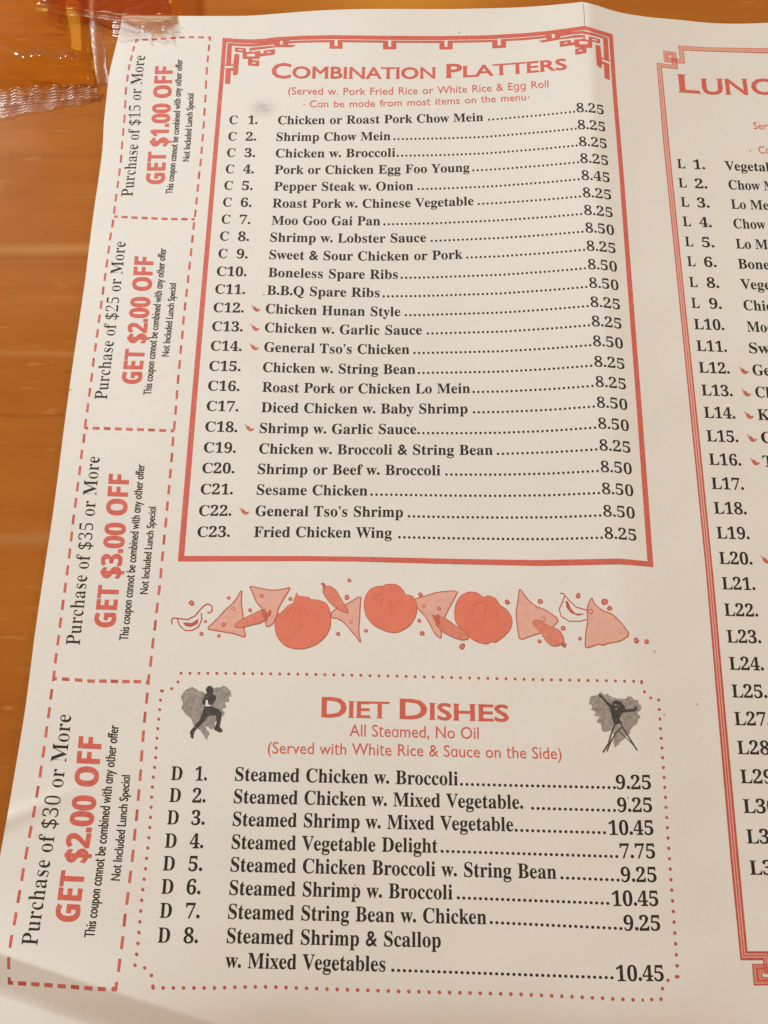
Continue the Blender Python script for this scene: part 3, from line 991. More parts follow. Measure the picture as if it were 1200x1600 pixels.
# ------------------------------------------------------------------ food illustration strip
def c5(p): return 250 + p[0] / 3.0, 880 + p[1] / 3.0
def c6(p): return 630 + p[0] / 3.0, 880 + p[1] / 3.0
def rounded(pts, it=1):
    P = list(pts)
    for _ in range(it):
        Q = []
        for i in range(len(P)):
            a, b = P[i], P[(i + 1) % len(P)]
            Q.append((a[0] * .8 + b[0] * .2, a[1] * .8 + b[1] * .2))
            Q.append((a[0] * .2 + b[0] * .8, a[1] * .2 + b[1] * .8))
        P = Q
    return P
def food_strip():
    root = Ink()   # the scattered crumbs are the strip's own mesh
    for f, lst in ((c5, [(147, 187, 12), (322, 163, 8), (213, 272, 7), (194, 330, 9), (276, 341, 8), (421, 220, 9), (612, 167, 9), (887, 80, 9), (876, 160, 11), (965, 316, 8), (835, 331, 9)]),
                   (c6, [(80, 147, 10), (75, 269, 9), (88, 330, 10), (277, 390, 13), (487, 183, 11), (643, 179, 12), (638, 366, 9), (820, 152, 11), (945, 182, 14), (967, 211, 11), (750, 305, 11), (828, 353, 9), (1092, 362, 12), (1140, 367, 11)])):
        for x, y, r in lst:
            cx, cy = f((x, y))
            root.dot(cx, cy, r / 3.0 * 1.1, M_DEEP, 0, 8, wob=0.18)
            root.dot(cx - 0.1, cy - 0.1, r / 3.0 * 0.62, M_MID, 1, 7, wob=0.15)
    strip = root.build('food_illustration', menu)
    def shape(name, f, pts, fill, edge, wd=1.5, layer=0, extra=(), it=1, spots=()):
        k = Ink()
        P = [f(p) for p in rounded(pts, it)]
        k.poly(P, fill, layer)
        if edge:
            k.stroke(P, wd, edge, layer + 1, closed=True)
        for q in extra:
            k.poly([f(p) for p in q], edge or fill, layer + 2)
        for x, y, r, m in spots:
            cx, cy = f((x, y))
            k.dot(cx, cy, r / 3, M_DEEP, layer + 2, 9, wob=0.1)
            k.dot(cx, cy, r / 3 * 0.72, m, layer + 3, 9, wob=0.1)
        k.build(name, strip)
        return k
    chip = 'printed_chip'
    shape(chip, c5, [(218, 307), (260, 270), (310, 215), (350, 180), (385, 120), (380, 180), (388, 240), (392, 300), (403, 350), (350, 330), (300, 322), (260, 315)], M_PINK, M_EDGE, 1.9, 0, spots=[(342, 213, 10, M_PALE), (298, 287, 11, M_MID)])
    shape(chip, c5, [(418, 106), (470, 118), (530, 128), (580, 122), (613, 112), (590, 150), (555, 210), (545, 250), (530, 285), (500, 300), (492, 270), (480, 215), (450, 180), (435, 140)], M_PINK, M_EDGE, 1.9, 0, spots=[(476, 153, 10, M_MID)])
    shape(chip, c5, [(802, 232), (830, 210), (880, 190), (943, 150), (938, 200), (935, 260), (930, 320), (942, 375), (920, 345), (890, 310), (860, 275), (830, 258), (803, 255)], M_PINK, M_EDGE, 1.8, 0, spots=[(893, 276, 9, M_PALE)])
    shape(chip, c6, [(48, 170), (100, 155), (160, 135), (258, 128), (240, 165), (215, 210), (190, 260), (178, 300), (178, 355), (150, 335), (125, 285), (100, 245), (70, 215), (50, 185)], M_PINK, M_EDGE, 1.7, 0, spots=[(96, 200, 10, M_PALE), (168, 213, 10, M_MID)])
    shape(chip, c6, [(545, 115), (575, 160), (615, 200), (670, 220), (732, 265), (705, 295), (690, 312), (650, 325), (600, 340), (545, 362), (535, 300), (528, 230), (540, 160)], M_PINK, M_EDGE, 1.8, 0, spots=[(657, 262, 11, M_PALE)])
    shape(chip, c6, [(882, 158), (895, 190), (930, 220), (985, 240), (1030, 290), (1062, 335), (1020, 365), (960, 375), (935, 385), (915, 378), (870, 395), (852, 395), (855, 330), (865, 270), (860, 210)], M_PINK, M_EDGE, 1.8, 0)
    tom = 'printed_tomato'
    def tomato(f, pts, leaves, veins):
        k = Ink()
        P = [f(p) for p in rounded(pts, 2)]
        k.poly(P, M_TOMATO, 5)
        k.stroke(P, 1.0, M_EDGE, 6, closed=True)
        for q in leaves:
            k.poly([f(p) for p in q], M_TOMATO, 7)
        for v in veins:
            k.stroke([f(p) for p in v], 0.8, M_ROSE, 8, taper=True)
        k.build(tom, strip)
    tomato(c5, [(545, 245), (575, 225), (600, 200), (640, 185), (690, 170), (745, 172), (785, 190), (800, 240), (799, 300), (775, 345), (735, 380), (680, 400), (635, 402), (585, 388), (550, 350), (537, 300)],
           [[(583, 212), (600, 196), (622, 186), (634, 150), (640, 135), (648, 152), (700, 158), (714, 180), (690, 200), (650, 220)]],
           [[(640, 205), (625, 235), (620, 262)], [(650, 200), (655, 240), (660, 300)], [(665, 200), (690, 225), (700, 260)], [(630, 200), (600, 225), (585, 250)]])
    tomato(c5, [(955, 200), (960, 160), (985, 120), (1020, 108), (1045, 108), (1060, 98), (1110, 98), (1140, 125), (1148, 148), (1185, 152), (1205, 190), (1200, 245), (1170, 295), (1110, 327), (1060, 320), (1000, 292), (965, 250)],
           [], [[(1060, 150), (1040, 175), (1030, 205)], [(1075, 150), (1080, 190), (1085, 240)], [(1090, 150), (1120, 175), (1135, 200)], [(1050, 145), (1015, 150), (1000, 165)]])
    tomato(c6, [(240, 230), (245, 190), (270, 150), (310, 133), (350, 138), (375, 162), (400, 150), (435, 165), (450, 195), (490, 220), (512, 265), (502, 310), (470, 345), (430, 372), (412, 366), (390, 380), (340, 367), (300, 340), (260, 300), (242, 265)],
           [], [[(400, 180), (380, 220), (378, 280)], [(410, 185), (440, 230), (445, 290)], [(395, 175), (340, 190), (310, 230)]])
    ch = 'printed_chili'
    shape(ch, c5, [(348, 290), (380, 265), (430, 240), (475, 218), (498, 225), (500, 258), (470, 280), (430, 288), (380, 302), (352, 300)], M_MID, M_EDGE, 1.0, 9,
          extra=[[(474, 216), (492, 214), (494, 232), (508, 232), (512, 218), (521, 220), (516, 244), (504, 250), (500, 272), (492, 262), (482, 250)]])
    shape(ch, c5, [(762, 130), (770, 112), (795, 105), (825, 125), (850, 170), (880, 215), (880, 234), (850, 225), (800, 190), (772, 155)], M_MID, M_EDGE, 1.0, 9,
          extra=[[(752, 96), (766, 90), (774, 98), (772, 114), (764, 122), (762, 106)]])
    shape(ch, c6, [(140, 245), (165, 250), (200, 258), (240, 290), (302, 330), (304, 355), (270, 360), (230, 345), (180, 320), (160, 290), (145, 265)], M_MID, M_EDGE, 1.0, 9,
          extra=[[(134, 240), (150, 244), (165, 240), (176, 252), (168, 262), (176, 276), (160, 300), (152, 290), (156, 270), (142, 262)]])
    shape(ch, c6, [(606, 272), (628, 262), (680, 295), (730, 310), (750, 345), (752, 370), (720, 388), (690, 385), (665, 360), (640, 315), (612, 292)], M_MID, M_EDGE, 1.0, 9,
          extra=[[(745, 370), (764, 376), (757, 396), (738, 384)]])
    # pepper rings drawn in outline
    k = Ink()
    k.stroke([c5(p) for p in [(58, 287), (53, 270), (60, 257), (78, 258), (130, 264), (165, 246), (190, 215), (208, 197), (226, 191), (242, 200), (245, 220), (232, 234), (222, 228)]], 1.9, M_DEEP, 0)
    k.stroke([c5(p) for p in [(80, 260), (92, 292), (118, 315), (150, 315), (180, 298), (195, 265), (194, 232)]], 1.7, M_DEEP, 1)
    k.poly([c5(p) for p in [(108, 278), (150, 280), (182, 258), (174, 285), (145, 298), (118, 294)]], M_DEEP, 0)
    k.build('printed_pepper_slice', strip)
    k = Ink()
    k.stroke([c6(p) for p in [(735, 140), (752, 143), (775, 172), (810, 205), (866, 222)]], 1.6, M_DEEP, 0)
    k.stroke([c6(p) for p in [(757, 150), (745, 185), (730, 215), (740, 248), (778, 272), (830, 272), (862, 262)]], 1.5, M_DEEP, 1)
    k.poly([c6(p) for p in [(760, 175), (772, 180), (785, 210), (808, 236), (852, 236), (820, 246), (785, 233), (765, 208)]], M_DEEP, 0)
    cx, cy = c6((878, 226))
    k.dot(cx, cy, 3.9, M_DEEP, 4)
    k.dot(cx, cy, 2.6, M_PALE, 5)
    k.build('printed_pepper_slice', strip)
food_strip()

# ------------------------------------------------------------------ grey hearts with black figures
def jag(pts, n, amp):
    out = []
    for i in range(len(pts)):
        a, b = pts[i], pts[(i + 1) % len(pts)]
        for j in range(n):
            t = j / n
            out.append((a[0] + (b[0] - a[0]) * t + random.uniform(-amp, amp), a[1] + (b[1] - a[1]) * t + random.uniform(-amp, amp)))
    return out
def hearts():
    f = lambda p: (270 + p[0] / 12.0, 1060 + p[1] / 12.0)
    H = [(150, 340), (210, 240), (260, 210), (370, 160), (430, 190), (500, 235), (560, 250), (640, 290), (740, 170), (900, 175), (930, 130), (1010, 160), (1080, 220),
         (1090, 340), (1035, 330), (1060, 440), (980, 450), (1010, 545), (920, 560), (970, 640), (940, 700), (900, 690), (860, 750), (800, 800), (790, 930), (720, 950),
         (640, 890), (615, 900), (690, 1050), (640, 1100), (655, 1160), (610, 1130), (560, 1030), (480, 950), (380, 860), (350, 760), (240, 670), (170, 560), (190, 470), (160, 380)]
    k = Ink()
    k.poly([f(p) for p in jag(H, 3, 10)], M_GREY)
    for _ in range(60):
        x, y = random.uniform(220, 980), random.uniform(230, 640)
        if abs(x - 600) / 430 + abs(y - 400) / 420 < 1:
            k.stroke([f((x, y)), f((x + 50, y + 42))], 0.7, M_GREY, 2 + random.randrange(3))
    o = k.build('heart_emblem', menu, 'grey scribbled heart behind a black running figure')
    k = Ink()
    k.poly([f(p) for p in rounded([(615, 210), (650, 155), (700, 130), (745, 160), (760, 230), (750, 285), (700, 300), (640, 270)], 1)], M_CHAR, 6)
    k.poly([f(p) for p in [(640, 275), (740, 280), (800, 322), (815, 370), (775, 430), (745, 495), (665, 490), (655, 405), (622, 402), (602, 495), (545, 465), (565, 400), (590, 325)]], M_CHAR, 7)
    k.poly([f(p) for p in [(590, 525), (730, 525), (860, 580), (918, 650), (898, 780), (872, 900), (930, 958), (920, 1002), (860, 1002), (775, 960), (822, 830), (810, 690), (700, 690),
                           (645, 715), (590, 800), (500, 885), (412, 980), (388, 1040), (382, 1122), (340, 1112), (322, 1000), (400, 900), (510, 770), (558, 640)]], M_CHAR, 8)
    k.poly([f(p) for p in [(622, 402), (655, 405), (668, 490), (712, 500), (700, 524), (612, 524)]], M_PAPER, 9)
    k.build('runner_figure', o)
    f = lambda p: (910 + p[0] / 12.0, 1070 + p[1] / 12.0)
    H = [(140, 270), (160, 210), (300, 180), (350, 140), (400, 190), (480, 165), (520, 220), (600, 240), (650, 280), (720, 265), (820, 260), (850, 220), (930, 225), (960, 270), (1050, 290),
         (1060, 350), (1100, 400), (1080, 480), (1030, 520), (1080, 590), (1030, 690), (990, 750), (900, 820), (880, 920), (820, 950), (780, 1010), (700, 1080), (620, 1170),
         (570, 1100), (600, 1000), (580, 900), (520, 850), (400, 880), (355, 850), (365, 760), (260, 690), (330, 600), (230, 580), (240, 510), (165, 470), (195, 400), (130, 360)]
    k = Ink()
    k.poly([f(p) for p in jag(H, 3, 10)], M_GREY)
    for _ in range(60):
        x, y = random.uniform(180, 980), random.uniform(260, 640)
        if abs(x - 600) / 430 + abs(y - 440) / 420 < 1:
            k.stroke([f((x, y)), f((x + 56, y - 30))], 0.7, M_GREY, 2 + random.randrange(3))
    o = k.build('heart_emblem', menu, 'grey scribbled heart behind a black dancing figure')
    k = Ink()
    k.poly([f(p) for p in [(305, 165), (350, 180), (450, 300), (545, 375), (575, 310), (640, 285), (725, 320), (790, 405), (800, 458), (955, 455), (990, 408), (1035, 415), (1000, 490), (820, 512),
                           (762, 515), (722, 560), (690, 640), (722, 700), (745, 790), (700, 720), (640, 735), (598, 775), (560, 640), (530, 520), (518, 450), (440, 350), (365, 250), (315, 225)]], M_CHAR, 6)
    for s, wd in (([(598, 760), (530, 930), (490, 1090), (380, 1265)], 1.9), ([(735, 790), (625, 895), (560, 1010), (500, 1120), (455, 1245)], 1.6),
                  ([(715, 700), (770, 830), (860, 965), (1020, 1225)], 2.0), ([(680, 870), (760, 940), (860, 1030), (1010, 1190)], 1.3)):
        k.stroke([f(p) for p in s], wd, M_CHAR, 7)
    for p in ((620, 380), (630, 450)):
        x, y = f(p)
        k.dot(x, y, 1.5, M_GREY, 8)
    k.build('dancer_figure', o)
hearts()

# ------------------------------------------------------------------ coupons
CLD = [(213, 63), (208.6, 76), (205, 90.6), (201.6, 105), (199, 122), (196.6, 142), (195.5, 163), (194.3, 185.6), (192.4, 206), (190.6, 227), (189, 248), (186.6, 268.8), (184, 288), (181.2, 308.7), (178.6, 328),
       (176, 349), (172.6, 369.4), (169.8, 390), (167, 411.4), (164, 432.6), (161, 454), (158, 476), (155, 498), (152, 520.6), (149, 542.6), (145.8, 566), (143, 589.6), (139.9, 613), (136.8, 637), (133.5, 661.4),
       (131, 685), (127.3, 710), (124.5, 735), (121.2, 760.4), (118, 785.5), (114.5, 811.7), (111.6, 838), (108.5, 864.7), (105.3, 891), (101.7, 918.3), (98, 945), (94.3, 972.8), (90.8, 1000.3), (87.2, 1028.3), (84, 1056),
       (80, 1084.6), (76.4, 1113.4), (72.2, 1143.4), (68, 1174.4), (63.4, 1205.4), (58.4, 1237), (53.2, 1268), (47.2, 1299.5), (41.2, 1332.6), (35.2, 1366.4), (29.4, 1400.6), (23.6, 1435.4), (17, 1470.6), (13.4, 1504.6)]
CRD = [(326.3, 75), (324.5, 92), (323, 110.7), (321.7, 132), (320.8, 154), (319.4, 174.6), (318.2, 195), (316.6, 215), (315, 234.6), (313.3, 254), (311, 273.7), (309, 293.6), (307, 313.7), (305, 333),
       (302.6, 353), (300.6, 373.4), (298.4, 394), (296, 415), (293.8, 436), (291.4, 457.4), (289, 478.6), (286.6, 500.4), (284.8, 523), (282.4, 546), (280.4, 569.4), (278.2, 592.6), (276.4, 616.6), (274.5, 640.7), (272.3, 664.7),
       (270, 689.8), (268.3, 714.6), (266, 739.7), (263.7, 765), (261.3, 790.7), (259, 816.3), (256.3, 843), (253.8, 869), (251.3, 895.5), (248.5, 922), (245.3, 949.7), (242.3, 977), (238.8, 1005), (235.5, 1033.3), (232, 1061.6),
       (229.4, 1090.6), (226.2, 1120.4), (223.6, 1150), (221.2, 1180.6), (219.2, 1211), (216.4, 1242), (213.6, 1273.4), (210.4, 1304), (207.2, 1337), (203.2, 1370), (199, 1403.6), (194.6, 1437.6), (190.8, 1472.6), (186.2, 1508)]
SEPS = {0: [(226.9, 61.9), (241, 61.2), (255.7, 60.3), (270.3, 59.3), (284.3, 58.4), (299, 58), (314, 58.2)],
        1: [(181.0, 338.3), (194.4, 339), (210, 339.8), (226, 340.6), (241.4, 341.2), (257, 341.8), (272.4, 342.2), (288, 342.4), (301.6, 342.4)],
        2: [(135, 668.8), (150, 669), (167.3, 669.5), (184.7, 670), (202, 670.6), (219.3, 671), (236.8, 671.7), (254, 672.4), (269.2, 673)],
        3: [(86, 1060), (102.6, 1061), (122.6, 1062.4), (142, 1064), (160.8, 1064), (178.6, 1064.4), (196.6, 1064.6), (214.6, 1064.8), (230.5, 1066)],
        4: [(34.4, 1536.4), (55, 1537.6), (75.6, 1539), (96.2, 1540.6), (117, 1542), (137.8, 1543.8), (159, 1545)]}
COUP = [
    ('Purchase of ', '$15', 'GET $1.00 OFF', [(206.9, 306.4), (212.6, 260), (217.6, 207.5), (219.6, 169), (221, 137), (224.8, 102.5), (227.2, 86.8)], 17.8,
     [(256.3, 287.5), (259.8, 239), (264.5, 195), (267.2, 148), (270.2, 103.2)], 28.5,
     [(269.4, 303), (274.6, 254.8), (279.4, 207.5), (281.5, 170.8), (282.8, 137.5), (285.2, 92.5)], 10.8,
     [(295.6, 252), (299.6, 199), (302.8, 146)], 10.3, (-1, 0.01)),
    ('Purchase of ', '$25', 'GET $2.00 OFF', [(167, 623.8), (173, 574), (178.2, 532), (183.6, 492), (188.6, 448), (192.4, 415), (196.4, 378)], 19.3,
     [(220, 600), (226, 548), (231.5, 497), (236.4, 448), (240, 401)], 30.5,
     [(236, 617), (242.5, 556), (249, 497), (255, 437), (259.6, 388)], 12.2,
     [(263.4, 557), (269.8, 499), (275.2, 442.4)], 11.0, (-1, -0.02)),
    ('Purchase of ', '$35', 'GET $3.00 OFF', [(124.4, 1007.6), (130.9, 950), (136, 903), (140.4, 870), (144.6, 836), (149, 787), (155.9, 713.8)], 21.5,
     [(179, 980.5), (185.2, 923), (189.6, 882), (194.8, 838.3), (201.8, 741)], 32.5,
     [(199.7, 1000.8), (210, 901.7), (218.4, 810), (226, 725.6)], 13.6,
     [(230.3, 928.3), (237.4, 858), (243.8, 792)], 12.0, (-1, -0.03)),
    ('Purchase of ', '$30', 'GET $2.00 OFF', [(58, 1477), (68.4, 1408), (76.6, 1358), (83.4, 1318), (90.3, 1276), (96.6, 1238), (103, 1190), (107.2, 1160), (111.2, 1117)], 24.6,
     [(122.5, 1441), (131, 1372), (139.4, 1320), (148.6, 1260), (159.3, 1151.5)], 37.0,
     [(147, 1465), (157.4, 1388), (165, 1328), (174.6, 1235), (185.4, 1133)], 15.8,
     [(187, 1376), (195.6, 1298), (203.3, 1211.4)], 14.0, (-1, -0.05))]
def coupons():
    bounds = [60, 338, 668, 1062, 1540]
    for i in range(4):
        k = Ink()
        y0, y1 = bounds[i], bounds[i + 1]
        for tab in (CLD, CRD):
            for j, (x, y) in enumerate(tab):
                if not (y0 < y <= y1): continue
                a = tab[max(0, j - 1)]
                b = tab[min(len(tab) - 1, j + 1)]
                ang = math.atan2(b[1] - a[1], b[0] - a[0])
                pit = math.hypot(b[0] - a[0], b[1] - a[1]) / (1 if (j == 0 or j == len(tab) - 1) else 2)
                L = pit * 0.575
                if y > 1495 and x < 100: ang, L = math.pi / 2, 18.5
                if 55 < y < 66: continue
                k.quad(x, y, ang, L, 2.9 + 1.6 * (y - 60) / 1480, M_RED if j % 5 else M_DEEP)
        for s in ([0, 1] if i == 0 else [i + 1]):
            S_ = SEPS[s]
            sc = [0.0, 0.22, 0.42, 0.68, 1.0][s]
            for j, (x, y) in enumerate(S_):
                short = s in (1, 2, 3) and j in (0, len(S_) - 1)
                a, b = S_[max(0, j - 1)], S_[min(len(S_) - 1, j + 1)]
                ang = math.atan2(b[1] - a[1], b[0] - a[0])
                k.quad(x, y, ang, (5.0 if short else 8.7 + 3.9 * sc), 2.7 + 3.3 * sc, M_RED if (j + s) % 4 else M_DEEP, 1)
        if i == 0:
            k.poly([(211.3, 61.3), (216.6, 60.8), (216.4, 64), (214.4, 64.2), (213.0, 66.5), (210.4, 66.3)], M_RED, 2)
            k.poly([(324.6, 57.2), (329.8, 57.4), (329.6, 63.2), (326.6, 63.4), (326.6, 60.4), (324.5, 60.2)], M_RED, 2)
        if i == 3:
            k.poly([(12.2, 1526.5), (16.2, 1526.8), (16.6, 1532), (20, 1533), (19.8, 1538.2), (12.2, 1537.6)], M_DEEP, 2)
            k.poly([(180.0, 1534.5), (184.4, 1533.4), (182.6, 1548.6), (174.0, 1548), (174.6, 1541.8), (179, 1541.2)], M_RED, 2)
        cp = k.build('coupon', menu, ('top', 'second', 'third', 'bottom')[i] + ' dashed coupon of the strip, ' + COUP[i][1] + ' purchase')
        a, amt, get, pA, cA, pB, cB, pC, cC, pD, cD, up = COUP[i]
        un = np.array(up) / np.hypot(*up)
        g = 0.955 if i else 0.97
        t = Ink()
        write(t, a + amt + ' or More', 'roman', pA, cA, M_BLACK, grow=g, up=un)
        t.build('coupon_purchase_text', cp)
        t = Ink()
        write(t, get, 'heavy', pB, cB, M_RED, grow=0.97, up=un)
        t.build('coupon_offer_text', cp)
        t = Ink()
        write(t, 'This coupon cannot be combined with any other offer', 'condensed', pC, cC, M_BLACK, grow=g, up=un)
        write(t, 'Not Included Lunch Special', 'condensed', pD, cD, M_BLACK, grow=g, up=un)
        t.build('coupon_small_print', cp)
coupons()

# ------------------------------------------------------------------ lunch panel on the right
LUN = [('L 1.', 1058.7, 262.5, 1102, 1133, 265.8, 'Vegetable', 0), ('L 2.', 1060.8, 292.5, 1105.5, 1139, 295.7, 'Chow Mein', 0), ('L 3.', 1064.5, 322.5, 1109, 1143, 326, 'Lo Mein', 0),
       ('L 4.', 1067.5, 353, 1112.5, 1146.7, 356.5, 'Chow Mein', 0), ('L 5.', 1071, 384.5, 1116.5, 1150.5, 388, 'Lo Mein', 0), ('L 6.', 1074.5, 415.5, 1120, 1154, 419.5, 'Boneless', 0),
       ('L 8.', 1077.7, 448, 1124, 1157.7, 451.3, 'Vegetable', 0), ('L 9.', 1081, 480.8, 1128, 1162.5, 484.5, 'Chicken', 0), ('L10.', 1085, 514, 1132, 1167.7, 518, 'Moo Goo', 0),
       ('L11.', 1089, 548, 1136, 1171, 551.5, 'Sweet', 0), ('L12.', 1092.5, 582, 1140.5, 1176.5, 586, 'General', (1155, 573.6)), ('L13.', 1096.8, 617.5, 1145, 1181, 620.7, 'Chicken', (1159, 608.6)),
       ('L14.', 1100.7, 652.5, 1149.3, 1184.7, 656, 'K', (1163, 643.6)), ('L15.', 1104.8, 689.3, 1154, 1190, 691.8, 'C', (1167.5, 679.4)), ('L16.', 1108.5, 726, 1158.5, 1192.6, 729, 'T', (1172.3, 716)),
       ('L17.', 1112.4, 763.8, 1162.7, 0, 0, '', 0), ('L18.', 1116.2, 802.2, 1167, 0, 0, '', 0), ('L19.', 1120.5, 841.2, 1171.5, 0, 0, '', 0), ('L20.', 1124.4, 880.8, 1176, 0, 0, '', (1189, 869)),
       ('L21.', 1128.8, 920.5, 1180.5, 0, 0, '', 0), ('L22.', 1132.5, 962, 1185, 0, 0, '', 0), ('L23.', 1136.4, 1003.7, 1189.7, 0, 0, '', 0), ('L24.', 1140.2, 1046.2, 1194, 0, 0, '', 0),
       ('L25.', 1144.2, 1089.5, 1199.3, 0, 0, '', 0), ('L27.', 1148.3, 1132.7, 1204.6, 0, 0, '', 0), ('L28.', 1152.8, 1178, 1210, 0, 0, '', 0), ('L29.', 1157.7, 1223.4, 1216, 0, 0, '', 0),
       ('L30.', 1162.2, 1270, 1222, 0, 0, '', 0), ('L31.', 1167.2, 1317.5, 1228, 0, 0, '', 0), ('L32.', 1172.2, 1366.4, 1234, 0, 0, '', 0)]
NW = {'Vegetable': 90, 'Chow Mein': 98, 'Lo Mein': 74, 'Boneless': 80, 'Chicken': 74, 'Moo Goo': 80, 'Sweet': 60, 'General': 74, 'K': 17, 'C': 16, 'T': 16}
def lunch():
    VPL = (654.0, -3780.0)
    for code, x0, y, x1, nx, ny, name, ch in LUN:
        k = Ink()
        t = (y - 262) / 1100
        cap = 14.2 + 8.0 * t
        sl = 0.052 - 0.035 * t
        if code[1] == ' ':
            write(k, 'L', 'book', [(x0, y), (x0 + 12.6, y + 12 * sl)], cap, M_BLACK)
            dw = 18.0 if code[2] == '1' else 19.2
            write(k, code[2:], 'book', [(x1 - dw, y + (x1 - dw - x0) * sl), (x1, y + (x1 - x0) * sl)], cap, M_BLACK)
        else:
            write(k, code, 'book', [(x0, y), (x1, y + (x1 - x0) * sl)], cap, M_BLACK)
        if name:
            wd = NW[name] * (1.02 + 0.30 * t)
            write(k, name, 'book', [(nx, ny), (nx + wd, ny + wd * 0.03)], cap, M_BLACK)
        o = k.build('menu_line', menu)
        if ch:
            chili_mark(o, ch[0], ch[1], 1.0 + 0.2 * t)
    k = Ink()
    write(k, 'L', 'title', [(1060, 143.6), (1095.5, 146)], 28.0, M_RED)
    write(k, 'UN', 'title', [(1096.8, 147.0), (1170.5, 147.6)], 24.5, M_RED)
    write(k, 'CH', 'title', [(1175, 147.2), (1243, 147.6)], 24.5, M_RED)
    k.build('section_heading', menu)
    k = Ink()
    write(k, 'Served', 'geometric', [(1177.6, 201.8), (1222, 203)], 11.0, M_RED)
    write(k, 'Can be', 'geometric', [(1185.6, 239.6), (1232, 240.6)], 11.2, M_RED)
    k.dot(1172, 235.6, 1.1, M_RED)
    k.build('section_note', menu)
    # ruled frame: two dark edges, two pale lines and a middle line
    def rule(outer, inner, name=None):
        O, I = Path(outer), Path(inner)
        def row(fr, n=120):
            out = []
            return out
    def frame(k, O, I, layer):
        """O, I: matching corner lists of the outer and inner edge"""
        pts_o, pts_i = [], []
        for j in range(len(O) - 1):
            n = max(1, int(math.hypot(O[j + 1][0] - O[j][0], O[j + 1][1] - O[j][1]) / 9))
            for q in range(n):
                t = q / n
                pts_o.append((O[j][0] + (O[j + 1][0] - O[j][0]) * t, O[j][1] + (O[j + 1][1] - O[j][1]) * t))
                pts_i.append((I[j][0] + (I[j + 1][0] - I[j][0]) * t, I[j][1] + (I[j + 1][1] - I[j][1]) * t))
        pts_o.append(O[-1]); pts_i.append(I[-1])
        def mid(f):
            out = []
            for a, b, in zip(pts_o, pts_i):
                out.append((a[0] + (b[0] - a[0]) * f, a[1] + (b[1] - a[1]) * f))
            return out
        # widths of the dark lines grow as the sheet comes nearer
        def wf(p): return min(1, max(0, (p[1] - 60) / 1100))
        edge = [0.13 + 0.14 * wf(p) for p in pts_o]
        core = [0.03 + 0.055 * wf(p) for p in pts_o]
        def at(fl):
            return [(a[0] + (b[0] - a[0]) * f, a[1] + (b[1] - a[1]) * f) for a, b, f in zip(pts_o, pts_i, fl)]
        z = [0.0] * len(edge)
        k.band(at(z), at(edge), M_DEEP, layer)
        k.band(at([1 - e for e in edge]), at([1.0] * len(edge)), M_DEEP, layer)
        k.band(at([0.5 - c for c in core]), at([0.5 + c for c in core]), M_DEEP, layer)
        pale = M_PALE
        k.band(at(edge), at([0.5 - c for c in core]), pale, layer)
        k.band(at([0.5 + c for c in core]), at([1 - e for e in edge]), pale, layer)
    k = Ink()
    cv = lambda p: (1015 + p[0] / 13.33, 60 + p[1] / 13.33)
    # top rule, step down, arm to the knot
    O = [(1330, 76.5), (1200, 75.6), cv((1200, 190)), cv((592, 150)), cv((630, 425)), cv((545, 425))]
    I = [(1330, 86), (1200, 83.2), cv((1200, 272)), cv((700, 248)), cv((735, 518)), cv((560, 515))]
    frame(k, O, I, 0)
    # left rule from the knot
    O = [cv((470, 470)), cv((462, 552)), cv((145, 508)), (1036, 220), (1060, 460), (1081.8, 680), (1103.5, 900), (1120.3, 1100), (1141, 1340), (1156.7, 1500), (1191.5, 1500), (1194, 1512)]
    I = [cv((575, 470)), cv((580, 640)), cv((250, 600)), (1044.8, 220), (1069, 460), (1092.3, 680), (1114.3, 900), (1132.2, 1100), (1154, 1340), (1167.6, 1486.3), (1200.5, 1486.3), (1204, 1512)]
    frame(k, O, I, 1)
    # knots: concentric squares
    def knot(sq, inn, layer):
        frame(k, sq + [sq[0]], inn + [inn[0]], layer)
        c = [sum(p[0] for p in inn) / 4, sum(p[1] for p in inn) / 4]
        for a0, a1 in ((1.0, 0.42),):
            o = [(c[0] + (p[0] - c[0]) * a0, c[1] + (p[1] - c[1]) * a0) for p in inn]
            i = [(c[0] + (p[0] - c[0]) * a1, c[1] + (p[1] - c[1]) * a1) for p in inn]
            frame(k, o + [o[0]], i + [i[0]], layer)
    knot([cv((280, 252)), cv((545, 285)), cv((575, 520)), cv((300, 480))], [cv((345, 305)), cv((480, 320)), cv((495, 440)), cv((360, 425))], 2)
    k.poly([cv((450, 410)), cv((562, 415)), cv((572, 500)), cv((462, 490))], M_RED, 3)
    knot([(1174.6, 1506), (1215, 1505.6), (1219, 1538.5), (1177.4, 1539.4)], [(1182.4, 1513.5), (1208, 1513.3), (1210.5, 1531.6), (1184.6, 1532)], 3)
    k.poly([(1191, 1506.4), (1205, 1506.2), (1206.5, 1521), (1193, 1521.4)], M_RED, 4)
    k.build('panel_frame', menu, cut=8.0)
lunch()

# worn fold mark at the top edge of the ridge
k = Ink()
k.stroke([(911.2, 4.6), (911.6, 12), (912.6, 22), (913.2, 34), (913.6, 40)], 1.0, ink_material('fold_wear', (0.36, 0.24, 0.16)), 0, taper=True)
k.build('fold_wear', menu)
bpy.data.objects.remove(_to)

